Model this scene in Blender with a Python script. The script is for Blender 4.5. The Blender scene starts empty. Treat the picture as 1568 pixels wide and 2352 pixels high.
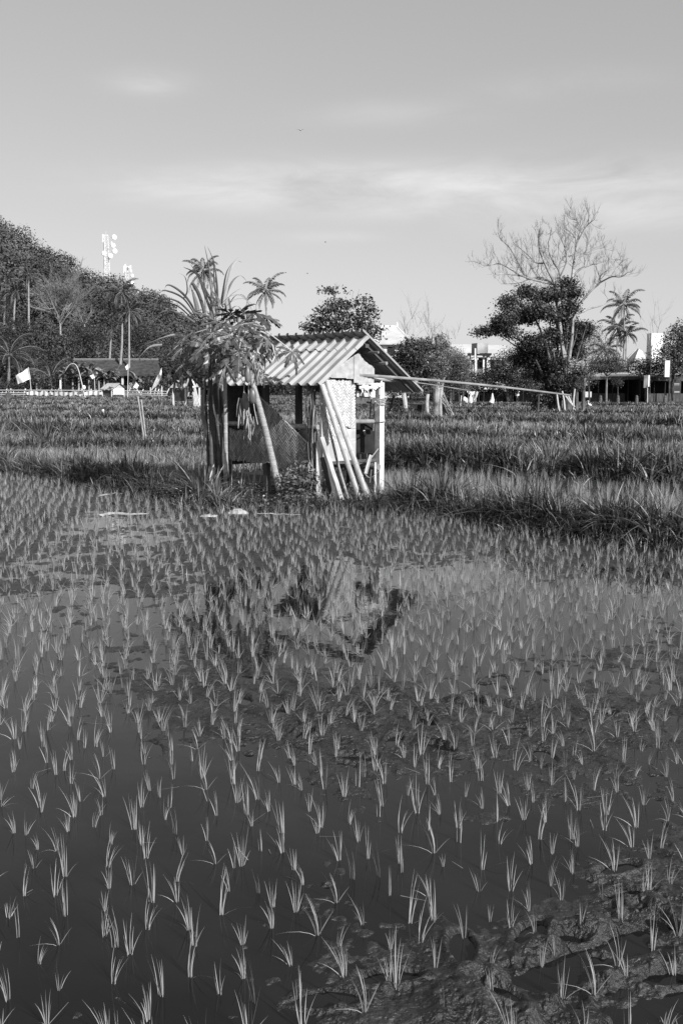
import bpy, math, random
import numpy as np
from mathutils import Vector, Matrix

R = random.Random(11)
rng = np.random.default_rng(11)
rad = math.radians
C = bpy.context.scene.collection

# ------------------------------------------------------------------ camera model (pixels of a 1568 x 2352 picture)
H, FOC, HZ = 1.9, 2287.0, 889.0
PITCH = math.atan((1176 - HZ) / FOC)
CP, SP = math.cos(PITCH), math.sin(PITCH)

def ray(px, py):
    u = (px - 784) / FOC; v = -(py - 1176) / FOC
    return Vector((u, CP + v * SP, -SP + v * CP))

def at(px, py, Y):
    d = ray(px, py); k = Y / d.y
    return Vector((d.x * k, Y, H + d.z * k))

def gp(px, py, z=0.0):
    d = ray(px, py); k = (z - H) / d.z
    return Vector((d.x * k, d.y * k, z))

def proj(x, y, z=0.0):
    zc = y * CP - (z - H) * SP
    yc = y * SP + (z - H) * CP
    return 784 + FOC * x / zc, 1176 - FOC * yc / zc

# ------------------------------------------------------------------ noise
def _hash(ix, iy, s):
    h = (ix * 374761393 + iy * 668265263 + s * 974711) & 0xFFFFFFFF
    h = ((h ^ (h >> 13)) * 1274126177) & 0xFFFFFFFF
    return ((h ^ (h >> 16)) & 0xFFFF) / 65535.0

def vnoise(x, y, s=0):
    x = np.asarray(x, float); y = np.asarray(y, float)
    ix = np.floor(x).astype(np.int64); iy = np.floor(y).astype(np.int64)
    fx = x - ix; fy = y - iy
    fx = fx * fx * (3 - 2 * fx); fy = fy * fy * (3 - 2 * fy)
    a = _hash(ix, iy, s); b = _hash(ix + 1, iy, s); c = _hash(ix, iy + 1, s); d = _hash(ix + 1, iy + 1, s)
    return (a * (1 - fx) + b * fx) * (1 - fy) + (c * (1 - fx) + d * fx) * fy

def fbm(x, y, s=0, o=4):
    t = 0; a = .5
    for k in range(o):
        t = t + a * (vnoise(x * 2 ** k, y * 2 ** k, s + k) - .5); a *= .55
    return t * 2

# ------------------------------------------------------------------ materials (the photograph is black and white: greys)
MATS = {}
def M(name, lo, hi=None, rough=.7, mode='noise', scale=6.0, bump=0.0, bscale=None, spec=.3, stretch=(1, 1, 1), transl=0.0, metal=0.0, detail=4, skew=1.0, nw=.35):
    if name in MATS: return MATS[name]
    hi = lo if hi is None else hi
    m = bpy.data.materials.new(name); m.use_nodes = True
    nt = m.node_tree; N = nt.nodes; L = nt.links
    b = N['Principled BSDF']; out = N['Material Output']
    b.inputs['Roughness'].default_value = rough
    b.inputs['Metallic'].default_value = metal
    b.inputs['Specular IOR Level'].default_value = spec
    tc = N.new('ShaderNodeTexCoord'); mp = N.new('ShaderNodeMapping'); mp.inputs['Scale'].default_value = stretch
    L.new(tc.outputs['Object'], mp.inputs['Vector'])
    nz = N.new('ShaderNodeTexNoise'); nz.inputs['Scale'].default_value = scale; nz.inputs['Detail'].default_value = detail
    L.new(mp.outputs['Vector'], nz.inputs['Vector'])
    mr = N.new('ShaderNodeMapRange')
    for i, k in enumerate(('From Min', 'From Max', 'To Min', 'To Max')):
        mr.inputs[k].default_value = ((.3, .7) if mode == 'noise' else (0., 1.))[i] if i < 2 else (lo, hi)[i - 2]
    if mode == 'leaf':
        ge = N.new('ShaderNodeNewGeometry')
        ad = N.new('ShaderNodeMath'); ad.operation = 'MULTIPLY_ADD'
        L.new(ge.outputs['Random Per Island'], ad.inputs[0]); ad.inputs[1].default_value = 1 - nw
        m2 = N.new('ShaderNodeMapRange'); m2.inputs['From Min'].default_value = .35; m2.inputs['From Max'].default_value = .65; m2.inputs['To Max'].default_value = nw
        L.new(nz.outputs['Fac'], m2.inputs['Value']); L.new(m2.outputs['Result'], ad.inputs[2])
        pw = N.new('ShaderNodeMath'); pw.operation = 'POWER'; L.new(ad.outputs[0], pw.inputs[0]); pw.inputs[1].default_value = skew
        L.new(pw.outputs[0], mr.inputs['Value'])
    else:
        L.new(nz.outputs['Fac'], mr.inputs['Value'])
    L.new(mr.outputs['Result'], b.inputs['Base Color'])
    if bump:
        n2 = N.new('ShaderNodeTexNoise'); n2.inputs['Scale'].default_value = bscale or scale * 4; n2.inputs['Detail'].default_value = 6
        L.new(mp.outputs['Vector'], n2.inputs['Vector'])
        bp = N.new('ShaderNodeBump'); bp.inputs['Strength'].default_value = bump; bp.inputs['Distance'].default_value = .02
        L.new(n2.outputs['Fac'], bp.inputs['Height']); L.new(bp.outputs['Normal'], b.inputs['Normal'])
    if transl:
        t = N.new('ShaderNodeBsdfTranslucent'); L.new(mr.outputs['Result'], t.inputs['Color'])
        mx = N.new('ShaderNodeMixShader'); mx.inputs['Fac'].default_value = transl
        L.new(b.outputs[0], mx.inputs[1]); L.new(t.outputs[0], mx.inputs[2]); L.new(mx.outputs[0], out.inputs['Surface'])
    MATS[name] = m
    return m

def weave_mat(name, lo, hi, pu=.085, pv=.030):
    m = bpy.data.materials.new(name); m.use_nodes = True
    nt = m.node_tree; N = nt.nodes; L = nt.links; b = N['Principled BSDF']
    b.inputs['Roughness'].default_value = .7; b.inputs['Specular IOR Level'].default_value = .2
    tc = N.new('ShaderNodeTexCoord'); sp = N.new('ShaderNodeSeparateXYZ'); L.new(tc.outputs['UV'], sp.inputs[0])
    def mt(op, a, b_=None, c=None):
        n = N.new('ShaderNodeMath'); n.operation = op
        for i, x in enumerate((a, b_, c)):
            if x is None: continue
            if isinstance(x, (int, float)): n.inputs[i].default_value = x
            else: L.new(x, n.inputs[i])
        return n.outputs[0]
    nz = N.new('ShaderNodeTexNoise'); nz.inputs['Scale'].default_value = 9; L.new(tc.outputs['UV'], nz.inputs['Vector'])
    u = mt('MULTIPLY_ADD', nz.outputs['Fac'], .25, mt('DIVIDE', sp.outputs['X'], pu))
    tri = mt('MULTIPLY', mt('ABSOLUTE', mt('SUBTRACT', mt('FRACT', u), .5)), 3.4)
    w = mt('ADD', mt('DIVIDE', sp.outputs['Y'], pv), tri)
    fr = mt('FRACT', w)
    prof = mt('SINE', mt('MULTIPLY', fr, math.pi))
    gap_shade = N.new('ShaderNodeMapRange'); gap_shade.inputs['From Min'].default_value = .05; gap_shade.inputs['From Max'].default_value = .42  # shade in the gaps between strips, multiplied into the base colour
    gap_shade.inputs['To Min'].default_value = .18; L.new(prof, gap_shade.inputs['Value'])
    wn = N.new('ShaderNodeTexWhiteNoise'); wn.noise_dimensions = '2D'
    cb = N.new('ShaderNodeCombineXYZ'); L.new(mt('FLOOR', mt('MULTIPLY', u, 2)), cb.inputs[0]); L.new(mt('FLOOR', w), cb.inputs[1])
    L.new(cb.outputs[0], wn.inputs['Vector'])
    mr = N.new('ShaderNodeMapRange'); mr.inputs['To Min'].default_value = lo; mr.inputs['To Max'].default_value = hi
    L.new(wn.outputs['Value'], mr.inputs['Value'])
    L.new(mt('MULTIPLY', mr.outputs['Result'], gap_shade.outputs['Result']), b.inputs['Base Color'])
    bp = N.new('ShaderNodeBump'); bp.inputs['Strength'].default_value = .9; bp.inputs['Distance'].default_value = .012
    L.new(prof, bp.inputs['Height']); L.new(bp.outputs['Normal'], b.inputs['Normal'])
    return m

# ------------------------------------------------------------------ mesh helpers
ORG = {}
def org(o): return ORG.get(o.name, Vector((0, 0, 0))) if o else Vector((0, 0, 0))

def _link(name, me, mat, parent, loc, smooth):
    o = bpy.data.objects.new(name, me); C.objects.link(o)
    if mat: me.materials.append(mat)
    if smooth: me.polygons.foreach_set('use_smooth', [True] * len(me.polygons))
    if parent: o.parent = parent; ORG[o.name] = org(parent)
    else: o.location = loc; ORG[o.name] = Vector(loc)
    return o

class MB:
    def __init__(s): s.v = []; s.f = []
    def add(s, vs, fs):
        n = len(s.v); s.v += [tuple(v) for v in vs]; s.f += [tuple(i + n for i in f) for f in fs]
    def box(s, c, size, rot=None):
        c = Vector(c); hx, hy, hz = (q / 2 for q in size)
        vs = [Vector((x, y, z)) for x in (-hx, hx) for y in (-hy, hy) for z in (-hz, hz)]
        if rot is not None: vs = [rot @ v for v in vs]
        s.add([c + v for v in vs], [(0, 1, 3, 2), (4, 6, 7, 5), (0, 4, 5, 1), (2, 3, 7, 6), (0, 2, 6, 4), (1, 5, 7, 3)])
    def bar(s, p, q, w, d, side=None, seg=1, jit=0, taper=1.0):
        p = Vector(p); q = Vector(q); ax = (q - p).normalized()
        side = Vector(side) if side else (Vector((0, 0, 1)) if abs(ax.z) < .9 else Vector((1, 0, 0)))
        a = (side - ax * side.dot(ax)).normalized(); b = ax.cross(a)
        vs = []; fs = []
        for i in range(seg + 1):
            f = i / seg; c = p.lerp(q, f); k = 1 + (taper - 1) * f
            if jit and 0 < i < seg: c = c + Vector((R.uniform(-jit, jit), R.uniform(-jit, jit), 0)); k *= R.uniform(1 - jit * 6, 1 + jit * 6)
            for (x, y) in ((-1, -1), (1, -1), (1, 1), (-1, 1)): vs.append(c + a * x * w / 2 * k + b * y * d / 2 * k)
        for i in range(seg):
            for j in range(4): fs.append((i * 4 + j, i * 4 + (j + 1) % 4, i * 4 + 4 + (j + 1) % 4, i * 4 + 4 + j))
        fs += [(3, 2, 1, 0), tuple(seg * 4 + j for j in range(4))]
        s.add(vs, fs)
    def tube(s, pts, rr, n=8, cap=True):
        pts = [Vector(p) for p in pts]; k = len(pts)
        if not isinstance(rr, (list, tuple)): rr = [rr] * k
        if len(rr) == 2 and k > 2: rr = [rr[0] + (rr[1] - rr[0]) * i / (k - 1) for i in range(k)]
        vs = []; fs = []; a = None
        for i in range(k):
            t = (pts[min(i + 1, k - 1)] - pts[max(i - 1, 0)])
            t = t.normalized() if t.length > 1e-9 else Vector((0, 0, 1))
            if a is None: a = t.orthogonal().normalized()
            a = (a - t * a.dot(t))
            a = a.normalized() if a.length > 1e-6 else t.orthogonal().normalized()
            b = t.cross(a)
            for j in range(n):
                th = 2 * math.pi * j / n
                vs.append(pts[i] + (a * math.cos(th) + b * math.sin(th)) * rr[i])
        for i in range(k - 1):
            for j in range(n): fs.append((i * n + j, i * n + (j + 1) % n, i * n + n + (j + 1) % n, i * n + n + j))
        if cap: fs += [tuple(range(n - 1, -1, -1)), tuple((k - 1) * n + j for j in range(n))]
        s.add(vs, fs)
    def bamboo(s, p, q, r, node=.28, n=12, taper=.9, hollow=True, bend=0.0, recess=.1):
        p = Vector(p); q = Vector(q); L = (q - p).length; ax = (q - p).normalized()
        pts = [p]; rr = [r]; x = node * R.uniform(.3, .9)
        while x < L - .05:
            k = r * (1 + (taper - 1) * x / L)
            for d, g in ((-.018, 1.0), (-.006, 1.09), (.006, 1.07), (.018, .985)):
                pts.append(p + ax * (x + d)); rr.append(k * g)
            x += node * R.uniform(.85, 1.15)
        e = r * taper; pts.append(q); rr.append(e)
        if bend:
            for i in range(len(pts)):
                f = (pts[i] - p).length / L; pts[i] = pts[i] + Vector((0, 0, -bend * 4 * f * (1 - f)))
        if hollow:
            pts += [q + ax * .0005, q - ax * recess]; rr += [e * .74, e * .70]
        s.tube(pts, rr, n)
    def strip(s, pts, ws, side, fold=0.0):
        pts = [Vector(p) for p in pts]; k = len(pts); side = Vector(side)
        vs = []; fs = []
        for i in range(k):
            t = (pts[min(i + 1, k - 1)] - pts[max(i - 1, 0)]).normalized()
            sd = side - t * side.dot(t)
            sd = sd.normalized() if sd.length > 1e-6 else t.orthogonal().normalized()
            nn = t.cross(sd)
            w = ws[i] if isinstance(ws, (list, tuple)) else ws
            vs += [pts[i] - sd * w / 2 + nn * fold * w, pts[i], pts[i] + sd * w / 2 + nn * fold * w]
        for i in range(k - 1):
            fs += [(3 * i, 3 * i + 1, 3 * i + 4, 3 * i + 3), (3 * i + 1, 3 * i + 2, 3 * i + 5, 3 * i + 4)]
        s.add(vs, fs)
    def ell(s, c, rx, ry, rz, n=10, m=7, rot=None, pinch=None):
        c = Vector(c); vs = []; fs = []
        for i in range(m + 1):
            ph = math.pi * i / m
            for j in range(n):
                th = 2 * math.pi * j / n; k = math.sin(ph)
                if pinch: k *= pinch(i / m)
                v = Vector((rx * k * math.cos(th), ry * k * math.sin(th), rz * math.cos(ph)))
                vs.append(c + (rot @ v if rot is not None else v))
        for i in range(m):
            for j in range(n): fs.append((i * n + j, i * n + n + j, i * n + n + (j + 1) % n, i * n + (j + 1) % n))
        s.add(vs, fs)
    def build(s, name, mat, parent=None, loc=None, smooth=False):
        if parent is not None: loc = org(parent)
        elif loc is None:
            xs = np.array(s.v); loc = Vector((*(xs[:, :2].mean(0)), xs[:, 2].min()))
        loc = Vector(loc)
        me = bpy.data.meshes.new(name)
        me.from_pydata([(v[0] - loc.x, v[1] - loc.y, v[2] - loc.z) for v in s.v], [], s.f)
        me.update()
        return _link(name, me, mat, parent, loc, smooth)

def build_poly(name, V, mat, parent=None, loc=None, k=4, smooth=False):
    """V: (N, k, 3) separate k-gons"""
    V = np.asarray(V, float)
    if parent is not None: loc = org(parent)
    elif loc is None: loc = Vector((V[..., 0].mean(), V[..., 1].mean(), V[..., 2].min()))
    loc = Vector(loc)
    N = len(V); P = (V.reshape(-1, 3) - np.array(loc)).astype(np.float32)
    me = bpy.data.meshes.new(name)
    me.vertices.add(len(P)); me.vertices.foreach_set('co', P.ravel())
    me.loops.add(N * k); me.loops.foreach_set('vertex_index', np.arange(N * k, dtype=np.int32))
    me.polygons.add(N); me.polygons.foreach_set('loop_start', np.arange(0, N * k, k, dtype=np.int32))
    me.update(calc_edges=True); me.validate()
    return _link(name, me, mat, parent, loc, smooth)

def build_grid(name, P, faces, mat, parent=None, loc=(0, 0, 0), smooth=True, uv=None):
    loc = Vector(org(parent)) if parent is not None else Vector(loc)
    P = (np.asarray(P, float) - np.array(loc)).astype(np.float32); faces = np.asarray(faces, np.int32)
    me = bpy.data.meshes.new(name)
    k = faces.shape[1]
    me.vertices.add(len(P)); me.vertices.foreach_set('co', P.ravel())
    me.loops.add(faces.size); me.loops.foreach_set('vertex_index', faces.ravel())
    me.polygons.add(len(faces)); me.polygons.foreach_set('loop_start', np.arange(0, faces.size, k, dtype=np.int32))
    if uv is not None:
        l = me.uv_layers.new(name='UVMap'); l.data.foreach_set('uv', np.asarray(uv, np.float32)[faces.ravel()].ravel())
    me.update(calc_edges=True); me.validate()
    return _link(name, me, mat, parent, loc, smooth)

def tag(o, label=None, cat=None, group=None, kind=None):
    if label: o['label'] = label
    if cat: o['category'] = cat
    if group: o['group'] = group
    if kind: o['kind'] = kind
    return o

def thing(name, loc, label, cat, group=None):
    o = bpy.data.objects.new(name, None); C.objects.link(o); o.location = loc; ORG[o.name] = Vector(loc)
    o.empty_display_size = .1
    return tag(o, label, cat, group)

# ------------------------------------------------------------------ foliage helpers
def unit(a): return a / np.maximum(np.linalg.norm(a, axis=-1, keepdims=True), 1e-9)

def leaf_quads(cen, nrm, size, aspect=.5, r=rng):
    n = len(cen); nrm = unit(nrm)
    t = unit(np.cross(nrm, r.normal(size=(n, 3)))); b = np.cross(nrm, t)
    s = (np.asarray(size) * r.uniform(.6, 1.35, n))[:, None]
    return np.stack([cen - t * s * .5, cen + b * s * aspect * .5 - nrm * s * .06, cen + t * s * .5, cen - b * s * aspect * .5 - nrm * s * .06], 1)

def crown(blobs, n, size, clump=12, sig=1.5, shell=.45, aspect=.55, up=.5, zs=.6, co=.6, ow=.7):
    blobs = np.array(blobs, float)
    w = (blobs[:, 3] * blobs[:, 5]) ** 1.0; w /= w.sum()
    m = max(1, n // clump)
    bi = rng.choice(len(blobs), m, p=w)
    d = unit(rng.normal(size=(m, 3))); rr = rng.uniform(shell ** 2, 1, m)[:, None] ** .5
    cc = blobs[bi, :3] + d * rr * blobs[bi, 3:6]
    out = np.repeat(d, clump, 0)
    P = np.repeat(cc, clump, 0) + rng.normal(size=(m * clump, 3)) * np.array([1, 1, zs]) * size * sig
    nr = rng.normal(size=P.shape) * co + np.array([0, 0, up]) + out * ow
    return leaf_quads(P, nr, np.full(len(P), size), aspect)

def PB(px, py, rx, ry, Y, dy=0.0, k=.85):
    c = at(px, py, Y + dy)
    return (c.x, c.y, c.z, rx / FOC * Y, rx / FOC * Y * k, ry / FOC * Y)

def smooth_path(pts, sub=4):
    pts = [Vector(p) for p in pts]; o = []
    for i in range(len(pts) - 1):
        a = pts[max(i - 1, 0)]; b = pts[i]; c = pts[i + 1]; d = pts[min(i + 2, len(pts) - 1)]
        for k in range(sub):
            t = k / sub
            o.append(.5 * ((2 * b) + (c - a) * t + (2 * a - 5 * b + 4 * c - d) * t * t + (3 * b - a - 3 * c + d) * t ** 3))
    o.append(pts[-1]); return o

def rv(s=1.0): return Vector((R.gauss(0, s), R.gauss(0, s), R.gauss(0, s)))

def branch(mb, p, d, L, r, depth, up=.25, n=4, kids=4, spread=.75, shrink=.55):
    pts = [p]; dd = d.normalized(); seg = 4
    for i in range(seg):
        dd = (dd + rv(.13) + Vector((0, 0, up * .35))).normalized(); pts.append(pts[-1] + dd * L / seg)
    mb.tube(pts, [r, r * .45], n, cap=False)
    if depth <= 0: return
    for k in range(kids):
        f = R.uniform(.25, 1) * seg; i = min(int(f), seg - 1)
        q = pts[i].lerp(pts[i + 1], f - i)
        nd = (pts[i + 1] - pts[i]).normalized() + rv(spread * .6)
        branch(mb, q, nd + Vector((0, 0, up)), L * shrink * R.uniform(.7, 1.2), r * .55, depth - 1, up, max(3, n - 1), kids, spread, shrink)

def blades(base, h, n, spread, lean, wid, r=rng, seg=3, arch=.5, hvar=.35):
    """grass blades, returned as (N*seg) quads; base (n,3)"""
    N = len(base); base = np.repeat(base, n, 0); T = N * n
    az = r.uniform(0, 2 * math.pi, T); d = np.stack([np.cos(az), np.sin(az), np.zeros(T)], 1)
    h = np.repeat(np.broadcast_to(h, N), n) * r.uniform(1 - hvar, 1 + hvar, T)
    wid = np.repeat(np.broadcast_to(wid, N), n)
    sp = np.repeat(np.broadcast_to(spread, N), n)
    ln = np.abs(r.normal(size=T)) * lean
    b = base + d * (sp * r.uniform(0, 1, T))[:, None]
    face = r.uniform(0, math.pi, T); side = np.stack([np.cos(face), np.sin(face), np.zeros(T)], 1)
    rows = []
    for i in range(seg + 1):
        f = i / seg
        z = h * (f - arch * ln * f * f * .5)
        o = h * ln * (f * .5 + arch * f * f)
        c = b + d * o[:, None]; c[:, 2] += z
        w = wid * (1 - f ** 2 * .93) * .5
        rows.append((c - side * w[:, None], c + side * w[:, None]))
    Q = [np.stack([rows[i][0], rows[i][1], rows[i + 1][1], rows[i + 1][0]], 1) for i in range(seg)]
    return Q, rows

def blade_mesh(name, rows, mat, parent=None, loc=None, smooth=False):
    """connected blades: one island per blade"""
    k = len(rows); T = len(rows[0][0])
    P = np.stack([np.stack(r_, 1) for r_ in rows], 1)       # T,k,2,3
    V = P.reshape(-1, 3)
    basei = (np.arange(T) * k * 2)[:, None]
    f = []
    for i in range(k - 1):
        f.append(basei + np.array([[2 * i, 2 * i + 1, 2 * i + 3, 2 * i + 2]]))
    F_ = np.concatenate(f, 0)
    if parent is None and loc is None: loc = Vector((V[:, 0].mean(), V[:, 1].mean(), V[:, 2].min()))
    return build_grid(name, V, F_, mat, parent, loc or (0, 0, 0), smooth)

def cat_rows(lst):
    return [(np.concatenate([l[i][0] for l in lst]), np.concatenate([l[i][1] for l in lst])) for i in range(len(lst[0]))]

# ------------------------------------------------------------------ world, sun, camera
SUN_AZ = Vector((.65, -.76, 0)).normalized(); SUN_EL = rad(29)
sc = bpy.context.scene
w = bpy.data.worlds.new('World'); sc.world = w; w.use_nodes = True
nt = w.node_tree; N = nt.nodes; L = nt.links
bg = N['Background']
sky = N.new('ShaderNodeTexSky'); sky.sky_type = 'NISHITA'; sky.sun_disc = False
sky.sun_elevation = SUN_EL; sky.sun_rotation = math.atan2(SUN_AZ.x, SUN_AZ.y)
sky.air_density = 1.0; sky.dust_density = 0.7
bw = N.new('ShaderNodeRGBToBW'); L.new(sky.outputs[0], bw.inputs[0])
tc = N.new('ShaderNodeTexCoord')
def wmath(op, a, b=None, c=None, clamp=False):
    n = N.new('ShaderNodeMath'); n.operation = op; n.use_clamp = clamp
    for i, x in enumerate((a, b, c)):
        if x is None: continue
        if isinstance(x, (int, float)): n.inputs[i].default_value = x
        else: L.new(x, n.inputs[i])
    return n.outputs[0]
sx = N.new('ShaderNodeSeparateXYZ'); L.new(tc.outputs['Generated'], sx.inputs[0])
el = wmath('ARCSINE', sx.outputs['Z']); az = wmath('ARCTAN2', sx.outputs['X'], sx.outputs['Y'])
# thin cloud: soft wisps in direction space (azimuth, elevation)
cv = N.new('ShaderNodeCombineXYZ'); L.new(wmath('MULTIPLY', az, 7.0), cv.inputs[0]); L.new(wmath('MULTIPLY', el, 30.0), cv.inputs[1])
n1 = N.new('ShaderNodeTexNoise'); n1.inputs['Scale'].default_value = 1.0; n1.inputs['Detail'].default_value = 7; n1.inputs['Roughness'].default_value = .62; n1.inputs['Distortion'].default_value = .5
L.new(cv.outputs[0], n1.inputs['Vector'])
def bump2(a0, aw, e0, ew):
    a = wmath('POWER', wmath('DIVIDE', wmath('SUBTRACT', az, a0), aw), 2.0)
    e = wmath('POWER', wmath('DIVIDE', wmath('SUBTRACT', el, e0), ew), 2.0)
    return wmath('EXPONENT', wmath('MULTIPLY', wmath('ADD', a, e), -1.0))
def dirang(px, py):
    d = ray(px, py).normalized(); return math.atan2(d.x, d.y), math.asin(d.z)
mask = None
for (px, py, wx, wy, k) in ((345, 190, 80, 26, .6), (900, 262, 190, 26, .35), (1250, 420, 560, 46, .85), (760, 405, 330, 34, .5), (480, 445, 240, 28, .5), (1450, 490, 300, 40, .6), (900, 480, 300, 22, .4), (760, 545, 90, 12, .35), (1300, 195, 180, 30, .3)):
    a0, e0 = dirang(px, py)
    q = wmath('MULTIPLY', bump2(a0, wx / FOC, e0, wy / FOC), k)
    mask = q if mask is None else wmath('ADD', mask, q)
cl = N.new('ShaderNodeMapRange'); cl.inputs['From Min'].default_value = .30; cl.inputs['From Max'].default_value = .72
L.new(n1.outputs['Fac'], cl.inputs['Value'])
cloud = wmath('MULTIPLY', wmath('MULTIPLY', cl.outputs['Result'], mask), .50)
SKYK = 1.0
flat = wmath('MULTIPLY', wmath('POWER', wmath('MAXIMUM', bw.outputs[0], .001), .50), 1.97)
base = wmath('MULTIPLY', flat, wmath('ADD', 1.0, cloud))
L.new(base, bg.inputs['Color'])
bg.inputs['Strength'].default_value = 0.122

sd = bpy.data.lights.new('sun', 'SUN'); sd.energy = 5.0; sd.angle = rad(.5); sd.color = (1, 1, 1)
so = bpy.data.objects.new('sun', sd); C.objects.link(so)
sv = Vector((SUN_AZ.x * math.cos(SUN_EL), SUN_AZ.y * math.cos(SUN_EL), math.sin(SUN_EL)))
so.rotation_euler = sv.to_track_quat('Z', 'Y').to_euler()
so.location = (6, -8, 12)

cam = bpy.data.cameras.new('camera'); co = bpy.data.objects.new('camera', cam); C.objects.link(co)
cam.sensor_fit = 'VERTICAL'; cam.sensor_height = 36; cam.sensor_width = 24; cam.lens = FOC * 36 / 2352
cam.clip_start = .1; cam.clip_end = 8000
co.location = (0, 0, H); co.rotation_euler = (rad(90) - PITCH, 0, 0)
sc.camera = co
vs = sc.view_settings; vs.view_transform = 'Standard'; vs.look = 'None'; vs.gamma = 1; vs.exposure = 0.25

# ------------------------------------------------------------------ materials
mud_m = M('wet_mud', .005, .036, rough=.42, scale=5.0, bump=1.0, bscale=38, spec=.6, detail=10)
mud_m.node_tree.nodes['Bump'].inputs['Distance'].default_value = .035
grass_m = M('bund_grass_blades', .008, .30, mode='leaf', scale=.8, rough=.38, spec=.5, transl=.05, skew=2.0)
tuss_m = M('tussock_blades', .012, .36, mode='leaf', scale=1.5, rough=.36, spec=.6, transl=.05, skew=2.2)
rice_m = M('young_rice', .16, .54, mode='leaf', scale=2, rough=.5, spec=.4, transl=.3)
field_m = M('rice_field_blades', .03, .42, mode='leaf', scale=.12, rough=.5, spec=.35, transl=.06, skew=1.4)
herb_m = M('herb_leaves', .006, .22, mode='leaf', scale=2, rough=.4, spec=.5, skew=2.6)
dark_m = M('dark_foliage', .008, .085, mode='leaf', nw=.5, scale=.5, rough=.5, spec=.35)
mid_m = M('mid_foliage', .012, .105, mode='leaf', nw=.5, scale=.5, rough=.5, spec=.35)
hill_m = M('hill_foliage', .012, .15, mode='leaf', nw=.7, scale=.07, rough=.8, spec=.05)
palm_m = M('palm_leaflets', .012, .095, mode='leaf', scale=.6, rough=.4, spec=.5)
dry_m = M('dry_leaf', .25, .55, mode='leaf', scale=3, rough=.6)
bark_m = M('bark', .10, .26, rough=.85, scale=5, bump=.6)
darkbark_m = M('dark_bark', .04, .10, rough=.85, scale=5, bump=.6)
pale_m = M('pale_bark', .32, .55, rough=.8, scale=4, bump=.4)
palmtrunk_m = M('palm_trunk', .2, .36, rough=.85, scale=3, bump=.4)
bamboo_m = M('bamboo', .26, .54, rough=.4, scale=5, stretch=(1, 1, .35), spec=.4, bump=.25, detail=8)
bambood_m = M('weathered_bamboo', .14, .30, rough=.55, scale=5, spec=.3, bump=.2)
wood_m = M('grey_timber', .30, .55, rough=.75, scale=7, stretch=(1, 1, .15), bump=.4)
woodd_m = M('dark_timber', .05, .12, rough=.8, scale=7, stretch=(1, 1, .2), bump=.4)
post_m = M('concrete_post', .48, .68, rough=.75, scale=9, bump=.25)
metal_m = M('galvanised_sheet', .24, .40, rough=.42, scale=2.2, spec=.4, bump=.06, detail=8)
rust_m = M('weathered_sheet', .30, .48, rough=.6, scale=9, bump=.2)
white_m = M('white_paint', .74, .85, rough=.6, scale=2)
cloth_m = M('white_cloth', .72, .85, rough=.8, scale=6)
soil_m = M('field_soil', .007, .022, rough=.9, scale=.6, bump=.5)
black_m = M('dark_interior', .012, .03, rough=.8)  # near-black: interior shade put into colour, also plainly black parts
tile_m = M('roof_tiles', .03, .08, rough=.8, scale=1.2, bump=.5)
paleroof_m = M('pale_roof', .46, .60, rough=.7, scale=.6)
asph_m = M('asphalt', .05, .06, rough=.9)
steel_m = M('painted_steel', .68, .8, rough=.5)
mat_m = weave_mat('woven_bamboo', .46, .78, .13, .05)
matd_m = weave_mat('darker_weave', .20, .44, .16, .055)  # same weave in a darker grey, for the left wall
papleaf_m = M('papaya_leaf', .04, .13, rough=.38, scale=6, spec=.5, transl=.08)
fruit_m = M('papaya_fruit', .10, .17, rough=.35, scale=8, spec=.5)
cane_m = M('cane_leaf', .025, .46, mode='leaf', scale=2, rough=.42, spec=.5, transl=.08, skew=1.5)
# ================================================================== ground, water, bunds
EDGE = [(-900, 1020), (-300, 1060), (0, 1087), (200, 1120), (330, 1142), (480, 1172), (560, 1176), (740, 1177), (880, 1174), (1000, 1193), (1150, 1216), (1300, 1240), (1568, 1272), (2000, 1325), (2700, 1420)]
EX = np.array([e[0] for e in EDGE], float); EY = np.array([e[1] for e in EDGE], float)
EDGE_W = [gp(*e) for e in EDGE]
B2 = [(850, 1080), (1000, 1088), (1150, 1094), (1300, 1106), (1450, 1112), (1568, 1117), (2000, 1135), (2600, 1165)]
B2W = [gp(*e) for e in B2]
FIELDB = [  # farther bunds: polylines on the ground
    [(-700, 1035), (0, 1042), (200, 1040), (330, 1036), (480, 1030)],
    [(-600, 990), (0, 992), (250, 1000), (470, 1004)],
    [(860, 1002), (1100, 1010), (1300, 1016), (1568, 1022), (2200, 1040)],
    [(-700, 962), (0, 963), (300, 966), (520, 968)], [(860, 968), (1200, 973), (1568, 980), (2300, 995)],
    [(-700, 945), (0, 944), (400, 948), (900, 949), (1568, 952), (2300, 958)],
    [(-700, 930), (0, 930), (700, 932), (1568, 934), (2300, 937)],
    [(-700, 918), (700, 919), (2300, 921)]]
FIELDW = [[gp(*e) for e in l] for l in FIELDB]

def pl_dist(x, y, pl):
    """distance to a polyline and signed offset (positive on its far side)"""
    best = np.full(np.shape(x), 1e9); sg = np.zeros(np.shape(x))
    for a, b in zip(pl[:-1], pl[1:]):
        dx, dy = b.x - a.x, b.y - a.y; l2 = dx * dx + dy * dy
        t = np.clip(((x - a.x) * dx + (y - a.y) * dy) / l2, 0, 1)
        ex = x - a.x - t * dx; ey = y - a.y - t * dy
        d = np.sqrt(ex * ex + ey * ey); cr = dx * (y - a.y) - dy * (x - a.x)
        m = d < best; best = np.where(m, d, best); sg = np.where(m, np.sign(cr), sg)
    return best, sg

A0 = gp(732, 1155)                       # hut's front post
gv = Vector((.716, .698, 0)).normalized(); lv = Vector((-gv.y, gv.x, 0))
HUTC = A0 + gv * .75 + lv * 1.2

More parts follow.
